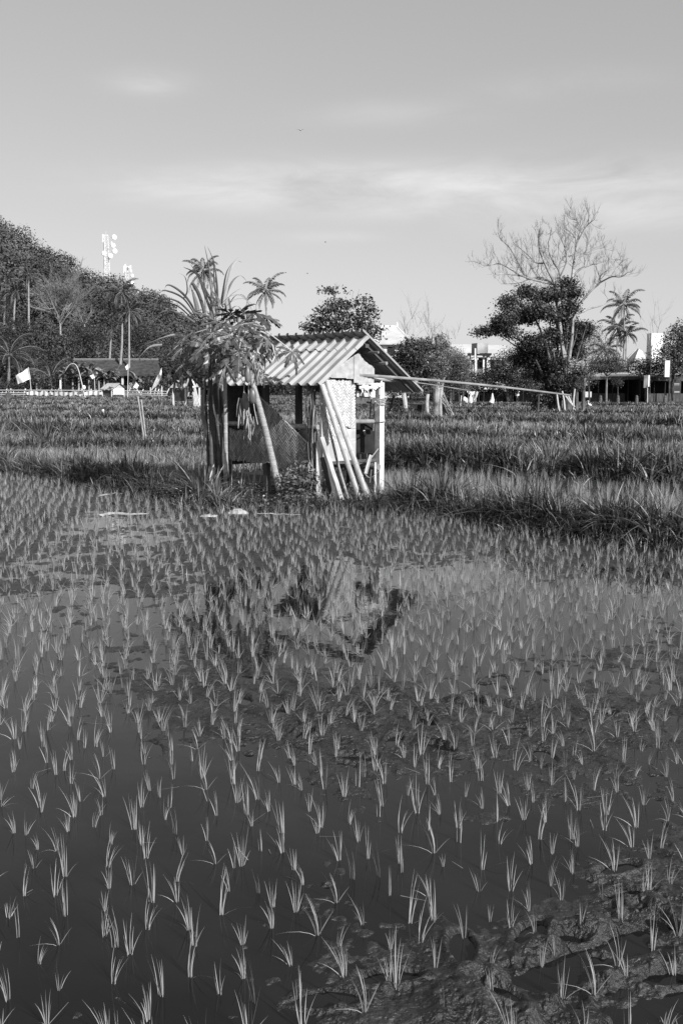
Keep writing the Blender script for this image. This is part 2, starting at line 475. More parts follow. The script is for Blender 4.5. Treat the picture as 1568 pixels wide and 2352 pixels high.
# wetness map of the near paddy: bias of mud height (m) read at pixel positions of the ground
BX = np.array([-200, 0, 150, 300, 450, 600, 750, 900, 1050, 1200, 1350, 1568, 1800], float)
BYR = {1150: [6] * 13,
       1190: [-2, -2, -3, -6, 2, 6, 6, 7, 7, 7, 7, 7, 7],
       1240: [4, 4, 2, -3, 3, 6, 6, 6, 6, 6, 6, 6, 6],
       1290: [3, 3, 3, 4, 5, 5, 3, 1, -1, 1, 3, 3, 3],
       1340: [0, 0, 1, 2, 0, -9, -14, -12, -10, -7, -5, -4, -2],
       1390: [-4, -4, -3, -4, -6, -18, -22, -20, -16, -14, -12, -8, -6],
       1450: [-6, -6, -4, -5, -5, -18, -22, -20, -16, -14, -10, -4, 1],
       1500: [-6, -6, -6, -2, 2, -6, -10, -14, -10, -8, -3, 3, 3],
       1570: [-10, -9, -9, -2, 4, 5, 6, 5, -3, -5, -2, 3, 3],
       1640: [-12, -12, -8, 1, 4, 5, 7, 9, 7, 4, 2, 4, 4],
       1700: [-16, -16, -12, -7, 1, 4, 6, 8, 8, 7, 5, 1, 2],
       1760: [-20, -20, -18, -15, -9, -6, -3, 2, 3, 2, 3, -2, 0],
       1850: [-25, -25, -25, -22, -20, -18, -12, -6, -6, -5, -3, 0, 2],
       1960: [-25, -25, -25, -22, -20, -16, -10, -9, -8, -8, -6, 2, 4],
       2060: [-25, -25, -24, -20, -14, -8, -3, -6, -8, -4, 3, 10, 12],
       2150: [-25, -25, -22, -18, -12, -9, -5, 0, 5, 12, 14, 10, 12],
       2250: [-26, -24, -20, -16, -12, -7, -4, 3, 9, 4, 2, 12, 8],
       2352: [-20, -18, -12, -10, -8, -6, 1, 7, 10, 8, 12, 2, -8],
       2600: [-10] * 13}
BYS = np.array(sorted(BYR)); BV = np.array([BYR[k] for k in BYS], float)
def bias(px, py):
    iy = np.clip(np.searchsorted(BYS, py) - 1, 0, len(BYS) - 2); fy = np.clip((py - BYS[iy]) / (BYS[iy + 1] - BYS[iy]), 0, 1)
    ix = np.clip(np.searchsorted(BX, px) - 1, 0, len(BX) - 2); fx = np.clip((px - BX[ix]) / (BX[ix + 1] - BX[ix]), 0, 1)
    return ((BV[iy, ix] * (1 - fx) + BV[iy, ix + 1] * fx) * (1 - fy) + (BV[iy + 1, ix] * (1 - fx) + BV[iy + 1, ix + 1] * fx) * fy) * .0018
RIDGE = [([(1060, 2310), (1160, 2230), (1260, 2190), (1400, 2120), (1600, 2080)], .026, .06),
         ([(1180, 2360), (1330, 2290), (1450, 2230), (1620, 2200)], .024, .06),
         ([(1340, 2365), (1450, 2310), (1620, 2260)], .02, .05),
         ([(1250, 2240), (1380, 2185), (1500, 2160)], -.045, .08), ([(1420, 2350), (1560, 2300), (1650, 2290)], -.06, .09),
         ([(640, 1690), (720, 1650), (830, 1630)], .02, .1), ([(1000, 1640), (1080, 1600), (1200, 1620)], .025, .1)]
RIDGEW = [([gp(*p) for p in a], b, c) for a, b, c in RIDGE]

PITS = [(*gp(a, b_)[:2], R.uniform(0, 3)) for a, b_ in ((905, 1705), (1090, 1612), (820, 1745), (700, 1690), (640, 1640), (980, 1660), (1180, 1680), (760, 1600), (560, 1610), (1010, 1720), (1300, 2160), (1220, 2150), (1450, 2060), (1130, 2280), (1500, 2120), (900, 2250), (1380, 1640), (480, 1580), (350, 1720), (1250, 1740), (1420, 2000), (760, 2300), (1060, 2180), (1540, 2250), (880, 1600), (1130, 1560))]
def near_paddy(x, y):
    px, py = proj(x, y)
    return (py > np.interp(px, EX, EY)) & (y > 0)

def ground_h(x, y):
    x = np.asarray(x, float); y = np.asarray(y, float)
    px, py = proj(x, y)
    ed, sg = pl_dist(x, y, EDGE_W)
    near = (ed * sg < 0)
    f1 = fbm(x * 3.1, y * 3.1, 3, 4); f2 = fbm(x * 14, y * 14, 9, 4); f3 = fbm(x * 34, y * 34, 29, 3)
    lump = np.maximum(vnoise(x * 21, y * 21, 51) - .62, 0) * vnoise(x * 2, y * 2, 61)
    mud = bias(px, py) + f1 * .020 + f2 * .012 + f3 * .007 + lump * .05
    for pl, hgt, wd in RIDGEW:
        d, _ = pl_dist(x, y, pl)
        mud = mud + hgt * np.exp(-(d / wd / (1 + f1 * .8)) ** 2) * (.8 + f2 * 1.8)
    for qx, qy, qa in PITS:
        dx = x - qx; dy = y - qy; e1 = (dx * math.cos(qa) + dy * math.sin(qa)) / .10; e2 = (-dx * math.sin(qa) + dy * math.cos(qa)) / .045
        r2 = e1 * e1 + e2 * e2; mud = mud - .05 * np.exp(-r2 * 1.4) + .022 * np.exp(-(np.sqrt(r2) - 1.25) ** 2 * 9)
    mud = np.where(mud > .05, .05 + (mud - .05) * .4, mud)
    far = .025 + f1 * .02
    d2, s2 = pl_dist(x, y, B2W)
    strip = (s2 < 0) & (x > .4)
    far = np.where(strip & (ed > .7), -.004 + f1 * .018 + f2 * .01, far)
    h = np.where(near, mud, far)
    so = ed * sg
    crest = np.exp(-((so - .38) / .36) ** 4)
    dh = np.hypot(x - HUTC.x, y - HUTC.y)
    hut = np.clip(1.3 - dh / 2.3, 0, 1)
    crest_h = .17 - .11 * np.clip(1.6 - dh / 2.2, 0, 1)
    cv_ = crest * (crest_h + f1 * .05 + f2 * .02); h = np.where(crest > .01, np.maximum(h, cv_ - .02 * (1 - crest)), h)
    h = np.where(near | (hut < .02), h, np.maximum(h, np.minimum(hut * 2, 1) * (.055 + f2 * .01)))
    e2 = np.exp(-((d2 - .25) / .5) ** 4); h = np.where((x > .2) & (e2 > .02), np.maximum(h, e2 * np.where(s2 > -.5, .2, .1)), h)
    for pl in FIELDW:
        Y = sum(p.y for p in pl) / len(pl)
        d, _ = pl_dist(x, y, pl); ww = .4 + Y * .004
        e3 = np.exp(-(d / ww) ** 2); h = np.where(e3 > .05, np.maximum(h, e3 * .17), h)
    return h
def gh(x, y): return float(ground_h(np.array([x]), np.array([y]))[0])

nu, nr = 480, 620
us = np.concatenate([np.linspace(-1.1, -.42, 40, endpoint=False), np.linspace(-.42, .42, nu), np.linspace(.42, 1.1, 41)[1:]])
ys = np.concatenate([np.geomspace(1.8, 7, 460), np.geomspace(7, 26, 260)[1:], np.geomspace(26, 900, 150)[1:]])
U, Yg = np.meshgrid(us, ys); X = U * Yg
Z = ground_h(X.ravel(), Yg.ravel())
ncol = len(us); nrow = len(ys)
ii = (np.arange(nrow - 1)[:, None] * ncol + np.arange(ncol - 1)[None]).ravel()
F4 = np.stack([ii, ii + 1, ii + ncol + 1, ii + ncol], 1)
Pn = np.stack([X.ravel(), Yg.ravel(), Z], 1)
fy = Yg.ravel()[F4].mean(1); fx = X.ravel()[F4].mean(1)
g_near = near_paddy(fx, fy)
o = build_grid('paddy_mud', Pn, F4[g_near], mud_m); tag(o, 'dark wet mud bed of the flooded foreground paddy', 'mud', kind='structure')
o = build_grid('field_ground', Pn, F4[~g_near], soil_m); tag(o, 'flat field soil behind the first earth bund', 'ground', kind='structure')
mb = MB(); mb.add([(-4000, -2500, -.35), (4000, -2500, -.35), (4000, 6000, -.35), (-4000, 6000, -.35)], [(0, 1, 2, 3)])
tag(mb.build('ground', soil_m, loc=(0, 0, -.35)), 'wide flat land reaching the horizon', 'ground', kind='structure')
# water
wm = bpy.data.materials.new('muddy_water'); wm.use_nodes = True
nt = wm.node_tree; b = nt.nodes['Principled BSDF']
b.inputs['Roughness'].default_value = .025; b.inputs['IOR'].default_value = 1.33
nz = nt.nodes.new('ShaderNodeTexNoise'); nz.inputs['Scale'].default_value = 1.6; nz.inputs['Detail'].default_value = 5
tcw = nt.nodes.new('ShaderNodeTexCoord'); nt.links.new(tcw.outputs['Object'], nz.inputs['Vector'])
mr = nt.nodes.new('ShaderNodeMapRange'); mr.inputs['From Min'].default_value = .4; mr.inputs['From Max'].default_value = .7; mr.inputs['To Min'].default_value = .008; mr.inputs['To Max'].default_value = .016
nt.links.new(nz.outputs['Fac'], mr.inputs['Value']); nt.links.new(mr.outputs['Result'], b.inputs['Base Color'])
n2 = nt.nodes.new('ShaderNodeTexNoise'); n2.inputs['Scale'].default_value = 9; n2.inputs['Detail'].default_value = 2
nt.links.new(tcw.outputs['Object'], n2.inputs['Vector'])
bp = nt.nodes.new('ShaderNodeBump'); bp.inputs['Strength'].default_value = .05; bp.inputs['Distance'].default_value = .01
nt.links.new(n2.outputs['Fac'], bp.inputs['Height']); nt.links.new(bp.outputs['Normal'], b.inputs['Normal'])
mb = MB(); mb.add([(-40, -2, 0), (40, -2, 0), (40, 34, 0), (-40, 34, 0)], [(0, 1, 2, 3)])
tag(mb.build('water', wm, loc=(0, 0, 0)), 'shallow still muddy water standing in the paddy', 'water', kind='structure')

# ------------------------------------------------------------------ rice seedlings
def seedling_rows(bases, hts, nb=8, tl=.15, wp=.12):
    n = len(bases); bb = np.repeat(bases, nb, 0); T = len(bb)
    ht = np.repeat(hts, nb) * rng.uniform(.55, 1.12, T)
    az = rng.uniform(0, 2 * math.pi, T)
    tilt = np.abs(rng.normal(size=T)) * tl
    wild = rng.random(T) < wp; tilt = np.where(wild, rng.uniform(.5, 1.15, T), tilt); ht = np.where(wild, ht * .75, ht)
    cl = np.repeat(rng.normal(size=(n, 2)) * .13, nb, 0)
    d = np.stack([np.cos(az), np.sin(az)], 1)
    p0 = bb + np.concatenate([d * .011 * rng.random((T, 1)), np.zeros((T, 1))], 1)
    face = rng.uniform(-1.0, 1.0, T); side = np.stack([np.cos(face), np.sin(face), np.zeros(T)], 1)
    wid = rng.uniform(.0016, .0034, T)
    rows = []; k = 4
    for i in range(k + 1):
        f = i / k; a = tilt * (.75 + .35 * f)
        c = p0.copy()
        c[:, 0] += ht * f * (np.sin(a) * d[:, 0] + cl[:, 0] * f); c[:, 1] += ht * f * (np.sin(a) * d[:, 1] + cl[:, 1] * f); c[:, 2] += ht * f * np.cos(a)
        ww = wid * (.75 + .4 * math.sin(math.pi * min(f * 1.2, 1))) * (1 - f ** 3 * .9) * .5
        rows.append((c - side * ww[:, None], c + side * ww[:, None]))
    return rows

rot = rad(13); ca, sa = math.cos(rot), math.sin(rot)
gi, gj = np.meshgrid(np.arange(-110, 110), np.arange(0, 140))
sx_, sy_ = gi.ravel() * .150, gj.ravel() * .172
X0 = sx_ * ca - sy_ * sa; Y0 = sx_ * sa + sy_ * ca + 1.0
X0 = X0 + rng.normal(size=len(X0)) * .027; Y0 = Y0 + rng.normal(size=len(Y0)) * .035
keep = (np.abs(X0) < .43 * Y0 + .3) & (Y0 > 2.3) & near_paddy(X0, Y0 + .10) & (rng.random(len(X0)) > .03)
X0, Y0 = X0[keep], Y0[keep]
order = np.argsort(Y0); X0, Y0 = X0[order], Y0[order]
Z0 = np.maximum(ground_h(X0, Y0), 0) - .006
inview = np.abs(X0) < .352 * Y0
near_ids = [i for i in range(len(X0)) if inview[i]][:300]; ns = set(near_ids)
far_ids = np.array([i for i in range(len(X0)) if i not in ns])
variants = []
for k in range(14):
    rows = seedling_rows(np.zeros((1, 3)), np.array([.155 * R.uniform(.85, 1.12)]), R.randint(5, 12))
    variants.append(rows)
GRP = 'rice seedlings in the nearest rows of the flooded paddy'
LBL = 'thin pale rice seedling clump in the nearest rows at the bottom of the flooded paddy'
protos = []
for k, i in enumerate(near_ids):
    vi = R.randrange(14)
    if k < 14:
        o = blade_mesh('rice_seedling', variants[k], rice_m, loc=(0, 0, 0)); tag(o, LBL, 'rice seedling', GRP); protos.append(o)
    else:
        o = protos[vi].copy(); C.objects.link(o)
    o.location = (X0[i], Y0[i], Z0[i]); s = R.uniform(.62, 1.12); o.scale = (s, s, s * R.uniform(.9, 1.1)); o.rotation_euler = (R.gauss(0, .05), R.gauss(0, .05), R.uniform(-.7, .7))
bf = np.stack([X0[far_ids], Y0[far_ids], Z0[far_ids]], 1)
rows = seedling_rows(bf, .142 * rng.uniform(.6, 1.3, len(bf)), 9, .21, .2)
o = blade_mesh('rice_seedlings', rows, rice_m, loc=(0, 0, 0)); tag(o, 'pale rice seedlings filling the farther rows of the flooded paddy', 'rice', kind='stuff')
# paddy strip behind the bund (denser, taller)
def scatter_img(n, pxr, pyfun):
    px = rng.uniform(pxr[0], pxr[1], n); y0, y1 = pyfun(px)
    py = y0 + (y1 - y0) * rng.random(n)
    out = np.array([list(gp(a, b)) for a, b in zip(px, py)]); return out
B2X = np.array([e[0] for e in B2], float); B2Y = np.array([e[1] for e in B2], float)
P1 = scatter_img(1500, (870, 1800), lambda px: (np.interp(px, B2X, B2Y) + 2, np.interp(px, EX, EY) - 28))
P2 = scatter_img(1200, (-250, 500), lambda px: (np.full_like(px, 1040), np.maximum(np.interp(px, EX, EY) - 38, 1050)))
PP = np.concatenate([P1, P2]); PP[:, 2] = np.maximum(ground_h(PP[:, 0], PP[:, 1]), 0) - .01
rows = seedling_rows(PP, .27 * rng.uniform(.8, 1.25, len(PP)), 9)
o = blade_mesh('rice_seedlings', rows, rice_m, loc=(0, 0, 0)); tag(o, 'taller young rice in the strip paddies behind the first bund', 'rice', kind='stuff')
# small weeds floating on the water, fallen stalks
fl = []
for k in range(2600):
    i = R.randrange(len(X0) // 4, len(X0)) if k > 70 else R.randrange(len(X0) // 4)
    x, y = X0[i] + R.gauss(0, .09), Y0[i] + R.gauss(0, .09)
    a = R.uniform(0, 6.3); Lg = R.uniform(.04, .13); z = max(gh(x, y), 0) + .006
    d = Vector((math.cos(a), math.sin(a), R.uniform(-.02, .12))); n_ = Vector((-d.y, d.x, 0)) * R.uniform(.0009, .0019)
    p = Vector((x, y, z)); q = p + d * Lg
    fl.append([p - n_, p + n_, q + n_ * .4, q - n_ * .4])
o = build_poly('fallen_straw', fl, rice_m, loc=(0, 0, 0)); tag(o, 'loose pale straw bits lying on the mud and water', 'straw', kind='stuff')

# ------------------------------------------------------------------ grass on the bunds and in the field
def along(pl, n, off, jit):
    seg = [(b - a).length for a, b in zip(pl[:-1], pl[1:])]; tot = sum(seg); cum = np.concatenate([[0], np.cumsum(seg)])
    t = rng.uniform(0, tot, n); i = np.clip(np.searchsorted(cum, t) - 1, 0, len(seg) - 1)
    a = np.array([list(p) for p in pl]); f = (t - cum[i]) / np.array(seg)[i]
    P = a[i] + (a[i + 1] - a[i]) * f[:, None]
    d = unit(a[i + 1] - a[i]); nrm = np.stack([-d[:, 1], d[:, 0], np.zeros(n)], 1)
    return P + nrm * (off + rng.normal(size=n) * jit)[:, None]
lst = []
vis = EDGE_W[1:14]
def put(P, h, n, spread, lean, wid, arch=.6, seg=3):
    P = P.copy(); P[:, 2] = ground_h(P[:, 0], P[:, 1]) - .02
    _, r_ = blades(P, h, n, spread, lean, wid, arch=arch, seg=seg); return r_
def clumps(pl, n, off, jit, h, nb, wid, lean, spread=.05, seg=4, arch=.85, hutfade=False, seed=5, fr=1.3):
    P = along(pl, n, off, jit); cl = .55 + .95 * vnoise(P[:, 0] * fr, P[:, 1] * fr, seed)
    if hutfade:
        dh = np.hypot(P[:, 0] - HUTC.x, P[:, 1] - HUTC.y); k = (dh > 2.5) | (rng.random(len(P)) < .10); P, cl, dh = P[k], cl[k], dh[k]; cl = cl * np.clip(dh / 3.0, .2, 1)
    lst.append(put(P, h * cl, nb, spread, lean, wid, arch=arch, seg=seg))
clumps(vis, 560, .42, .18, .36, 18, .022, .85, hutfade=True)
clumps(vis, 1900, .30, .24, .17, 7, .016, 1.0, hutfade=True)
clumps(vis, 1500, .04, .08, .12, 6, .012, 1.2, hutfade=True)
clumps(B2W, 460, .22, .30, .50, 18, .036, .7, spread=.08, seed=6, fr=.9)
clumps(B2W, 1500, .15, .34, .24, 7, .026, .9, seed=6, fr=.9)
for k, pl in enumerate(FIELDW):
    Y = sum(p.y for p in pl) / len(pl)
    clumps(pl, 420, .1, .4 + Y * .004, .40 if Y < 60 else .36, 14, .020 + .0007 * Y, .7, spread=.1, seg=3, seed=7, fr=.5)
    clumps(pl, 1300, .1, .35 + Y * .003, .2, 5, .020 + .0007 * Y, .8, seg=3, seed=7, fr=.5)
rows4 = [l for l in lst if len(l) == 5]; rows3 = [l for l in lst if len(l) == 4]
o = blade_mesh('bund_grass', cat_rows(rows4), grass_m, loc=(0, 0, 0)); tag(o, 'dense dark arching grass along the near earth bunds', 'grass', kind='stuff')
o = blade_mesh('bund_grass', cat_rows(rows3), grass_m, loc=(0, 0, 0)); tag(o, 'grass ridges along the farther field bunds', 'grass', kind='stuff')
# rice / grass of the wide field: density falls with distance
n = 26000
lo = np.log(907 - HZ); hi = np.log(1085 - HZ)
py = HZ + np.exp(rng.uniform(lo, hi, n)); Yf = H * FOC / (py - HZ); Xf = rng.uniform(-.5, .5, n) * Yf
pxf, _ = proj(Xf, Yf)
d1, s1 = pl_dist(Xf, Yf, EDGE_W); d2, s2 = pl_dist(Xf, Yf, B2W)
k = (d1 * s1 > .9) & ~((s2 < 0) & (Xf > .3) & (Yf < 26)) & (np.hypot(Xf - HUTC.x, Yf - HUTC.y) > 2.3) & (Yf < 215) & ~((Yf > 118) & (Xf > 2 + (Yf - 118) * .02))
Xf, Yf = Xf[k], Yf[k]
P = np.stack([Xf, Yf, np.zeros(len(Xf))], 1)
hh = .15 + .11 * vnoise(Xf * .12, Yf * .06, 21)
hh = np.where(rng.random(len(hh)) < .04, hh * 1.8, hh)
r_ = put(P, hh, 9, .05 + Yf * .0011, .55, .016 + .00062 * Yf, arch=.6, seg=2)
o = blade_mesh('rice_field', r_, field_m, loc=(0, 0, 0)); tag(o, 'wide field of growing rice between the hut and the tree line', 'rice field', kind='stuff')

# ------------------------------------------------------------------ large tussocks (things)
def tussock(px, py, n, h, spread, wid, lean, label, mat=None, z=None, arch=.8):
    g = gp(px, py); z = gh(g.x, g.y) if z is None else z
    _, r_ = blades(np.array([[g.x, g.y, z - .02]]), h, n, spread, lean, wid, arch=arch, seg=6, hvar=.4)
    o = blade_mesh('grass_tussock', r_, mat or tuss_m, loc=(g.x, g.y, z)); return tag(o, label, 'grass tussock', 'large grass tussocks on the bunds')
tussock(1395, 1235, 184, .46, .25, 0.027, .95, 'large arching grass tussock on the near bund at far right')
tussock(1240, 1208, 120, .5, .22, 0.024, .95, 'mid sized dark grass tussock next left of the largest right-hand tussock')
tussock(1160, 1196, 120, .5, .22, 0.024, 1.1, 'drooping grass tussock on the near bund below the small tin roofed hut')
tussock(1015, 1176, 152, .56, .25, 0.025, 1.1, 'spreading grass tussock with long low blades just right of the hut')
tussock(465, 1150, 192, .52, .28, 0.031, 1.15, 'glossy arching tussock at the foot of the cane clump')
tussock(300, 1108, 72, .52, .25, 0.031, .8, 'dark shaded grass tussock on the left bund')
tussock(110, 1030, 96, 1.0, .3, 0.037, .65, 'tall pale grass tussock standing in the left field')
tussock(-12, 1020, 48, .8, .25, 0.037, .8, 'pale tussock cut by the left edge of the picture')
tussock(1265, 1085, 104, .62, .3, 0.037, .7, 'tall grass tussock rising from the second bund on the right')
tussock(1370, 1092, 104, .75, .3, 0.037, .8, 'broad grass tussock on the second bund behind the largest tussock')
tussock(1090, 1075, 96, .75, .3, 0.037, .7, 'light tipped grass tussock on the second bund right of the hut post')
tussock(930, 1065, 72, .7, .3, 0.034, .7, 'grass tussock on the second bund nearest the hut')
tussock(835, 1160, 20, .26, .05, 0.020, .6, 'small pale grass tuft in front of the leaning bamboo poles', z=.05)
# ================================================================== the hut
Z0h = .05
def hp(t, s, z): return A0 + gv * t + lv * s + Vector((0, 0, z))
def wall_g(px, py, t_off=0.0, s=0.0):
    """point on the gable wall plane (s const) seen at a pixel"""
    d = ray(px, py); o = hp(0, s, 0); nrm = lv
    k = (o - Vector((0, 0, H))).dot(nrm) / d.dot(nrm); return Vector((0, 0, H)) + d * k
def wall_l(px, py, t=0.0):
    d = ray(px, py); o = hp(t, 0, 0); nrm = gv
    k = (o - Vector((0, 0, H))).dot(nrm) / d.dot(nrm); return Vector((0, 0, H)) + d * k

hut = thing('field_hut', (A0.x, A0.y, Z0h), 'weathered bamboo and tin field hut with corrugated gable roof beside the papaya tree', 'hut')
# roof -----------------------------------------------------------------
EV = A0 - gv * .25 - lv * .35; EV.z = 1.93          # near right eave corner
WR = 1.128; ridge_z = 2.71; LR = 3.13
def corr(mb, o, u, d, n, width, length, period=.232, h=.048, off=0.0, th=.004, sag=0.0, seg=6):
    """trapezoid corrugated sheet: u along the eave, d down-slope direction"""
    prof = []; x = -off
    while x < width + period:
        for f, z in ((0, 0), (.54, 0), (.66, h), (.84, h), (.94, 0)):
            q = x + f * period
            if -1e-6 <= q <= width: prof.append((q, z))
        x += period
    for layer in (0, -th):
        vs_ = []; fs = []
        for j in range(seg + 1):
            f = j / seg
            for q, z in prof: vs_.append(o + u * q + d * (length * f) + n * (z + layer - sag * 4 * f * (1 - f) + .006 * math.sin(q * 3 + f * 4)))
        m = len(prof)
        for j in range(seg):
            for i in range(m - 1):
                q = (j * m + i, j * m + i + 1, (j + 1) * m + i + 1, (j + 1) * m + i)
                fs.append(q if layer == 0 else q[::-1])
        mb.add(vs_, fs)
slopeF = Vector((gv.x * WR, gv.y * WR, ridge_z - 1.93)); sLen = slopeF.length; upF = slopeF.normalized()
nF = lv.cross(upF) * -1
nF = nF if nF.z > 0 else -nF
mb = MB(); corr(mb, EV + upF * (sLen * .86), lv, -upF, nF, LR, sLen * .86, off=.09)
mb.build('roof_sheet', metal_m, hut)
mb = MB(); corr(mb, EV + upF * (sLen * .985) + nF * .012, lv, -upF, nF, LR, sLen * .26, off=.10)
mb.build('roof_sheet', metal_m, hut)
FE = A0 + gv * (2.514 - .25) - lv * .35; FE.z = 1.80
RP = EV + gv * WR; RP.z = ridge_z + .0
slB = FE - RP; bLen = slB.length; dnB = slB.normalized(); nB = dnB.cross(lv); nB = nB if nB.z > 0 else -nB
mb = MB(); corr(mb, RP - dnB * .17 + nB * .02, lv, dnB, nB, LR, bLen + .17, off=.05)
ob = mb.build('roof_sheet', metal_m, hut)
tag(ob, 'far roof slope with its dark scalloped edge standing above the ridge')
# rafters, purlins, ridge pole ------------------------------------------
mb = MB()
for s in (-.12, 1.0, 2.3):
    b0 = EV + lv * (s + .35)
    mb.bar(b0 + upF * .12 - nF * .035, b0 + upF * (sLen - .05) - nF * .035, .05, .05)
    mb.bar(RP + lv * (s + .35) - nB * .035 + dnB * .05, RP + lv * (s + .35) + dnB * (bLen - .1) - nB * .035, .05, .05)
mb.build('rafter', woodd_m, hut)
mb = MB(); p = RP - lv * (-.10) - Vector((0, 0, .13)); mb.bar(p, p + lv * 2.7, .06, .08); mb.build('ridge_beam', woodd_m, hut)
mb = MB(); p = RP + dnB * .30 - nB * .08 - lv * -.04; mb.tube([p, p + lv * 2.6], .022, 8)
for f in (.62,):
    q = RP + dnB * f - nB * .08 - lv * -.1; mb.tube([q, q + lv * 2.6], .03, 8)
mb.build('purlin', bambood_m, hut)
# posts -------------------------------------------------------------------
def post(p, z1, wdt, mat, name='post', jit=0, rz=None):
    m = MB(); m.bar((p.x, p.y, -.03), (p.x, p.y, z1), wdt, wdt, side=rz or gv, seg=6, jit=jit); return m.build(name, mat, hut)
pb = wall_g(875, 1130)
PB_ = hp(1.45, 0, 0)
post(hp(-.02, -.03, 0), 1.02, .08, post_m, rz=(1, -.12, 0))
post(PB_, 1.98, .112, post_m, jit=.0015)
post(hp(-.01, .12, 0), 2.0, .07, woodd_m, jit=.006)
m = MB(); m.bar(hp(.02, -.06, .62), hp(.02, -.05, 2.02), .045, .03, side=gv); m.build('lath', wood_m, hut)
post(hp(0, 1.33, 0), 2.0, .09, woodd_m, jit=.006)
post(hp(0, 2.39, 0), 2.0, .09, woodd_m, jit=.006)
post(hp(1.45, 2.1, 0), 2.0, .10, woodd_m, jit=.006)
post(hp(1.9, 1.2, 0), 2.0, .08, woodd_m, jit=.006)
m = MB(); m.bar(hp(1.45, 1.9, .7), hp(1.45, 1.62, 2.0), .06, .05); m.build('brace', woodd_m, hut)
# lashing on the post
m = MB()
for k in range(5):
    z = 1.60 + k * .022; ring = [PB_ + Vector((math.cos(a) * .085, math.sin(a) * .085, z + .01 * math.sin(a * 2 + k))) for a in np.linspace(0, 6.28, 13)]
    m.tube(ring, .009, 5)
for k in range(14):
    a = R.uniform(0, 6.3); p = PB_ + Vector((math.cos(a) * .085, math.sin(a) * .085, 1.64)); q = p + Vector((R.gauss(0, .05), R.gauss(0, .05), R.uniform(-.03, .13)))
    m.tube([p, q], .004, 4)
m.build('rope_lashing', dry_m, hut)
m = MB(); ring = [PB_ + Vector((math.cos(a) * .079, math.sin(a) * .079, 1.29 + .012 * math.sin(a + 2))) for a in np.linspace(0, 6.28, 13)]; m.tube(ring, .006, 5); m.build('wire_tie', black_m, hut)
# beams ---------------------------------------------------------------------
m = MB(); m.bamboo(hp(.75, .02, 2.06), hp(2.42, .03, 2.02), .05, hollow=True, taper=1.0); m.build('tie_beam', bambood_m if False else M('pale_old_bamboo', .34, .52, rough=.5, scale=4, bump=.15), hut)
m = MB(); m.bamboo(hp(.06, 2.6, 2.07), hp(.06, -.16, 2.07), .05, hollow=True, taper=1.0); m.build('eave_beam', bambood_m, hut)
m = MB(); m.bamboo(hp(1.5, 2.5, 2.0), hp(1.5, .1, 2.0), .04); m.build('eave_beam', bambood_m, hut)
m = MB(); m.bamboo(hp(-.02, 2.45, 1.25), hp(-.03, -.02, 1.25), .042, hollow=True, taper=1.0); m.build('bamboo_rail', M('rail_bamboo', .2, .34, rough=.5, scale=5, bump=.2), hut)
m = MB(); m.bamboo(hp(.8, .1, 1.32), hp(1.66, .1, 1.30), .038, hollow=True, taper=1.0); m.build('bamboo_rail', MATS['rail_bamboo'], hut)
m = MB(); m.bamboo(hp(1.25, 2.2, .50), hp(1.30, -.12, .53), .055, hollow=True, taper=1.0); m.build('floor_joist', bambood_m, hut)
m = MB(); m.bar(hp(.85, .08, 1.67), hp(1.45, .08, 1.67), .10, .12); m.build('shelf_board', woodd_m, hut)
m = MB(); m.bar(hp(0, .05, .64), hp(1.45, .05, .64), .05, .05); m.bar(hp(0, 2.35, .64), hp(1.45, 2.35, .64), .05, .05)
for k in range(9): m.bar(hp(.08 + k * .16, .06, .69), hp(.08 + k * .16, 2.38, .69), .13, .02)
m.build('floor_boards', woodd_m, hut)
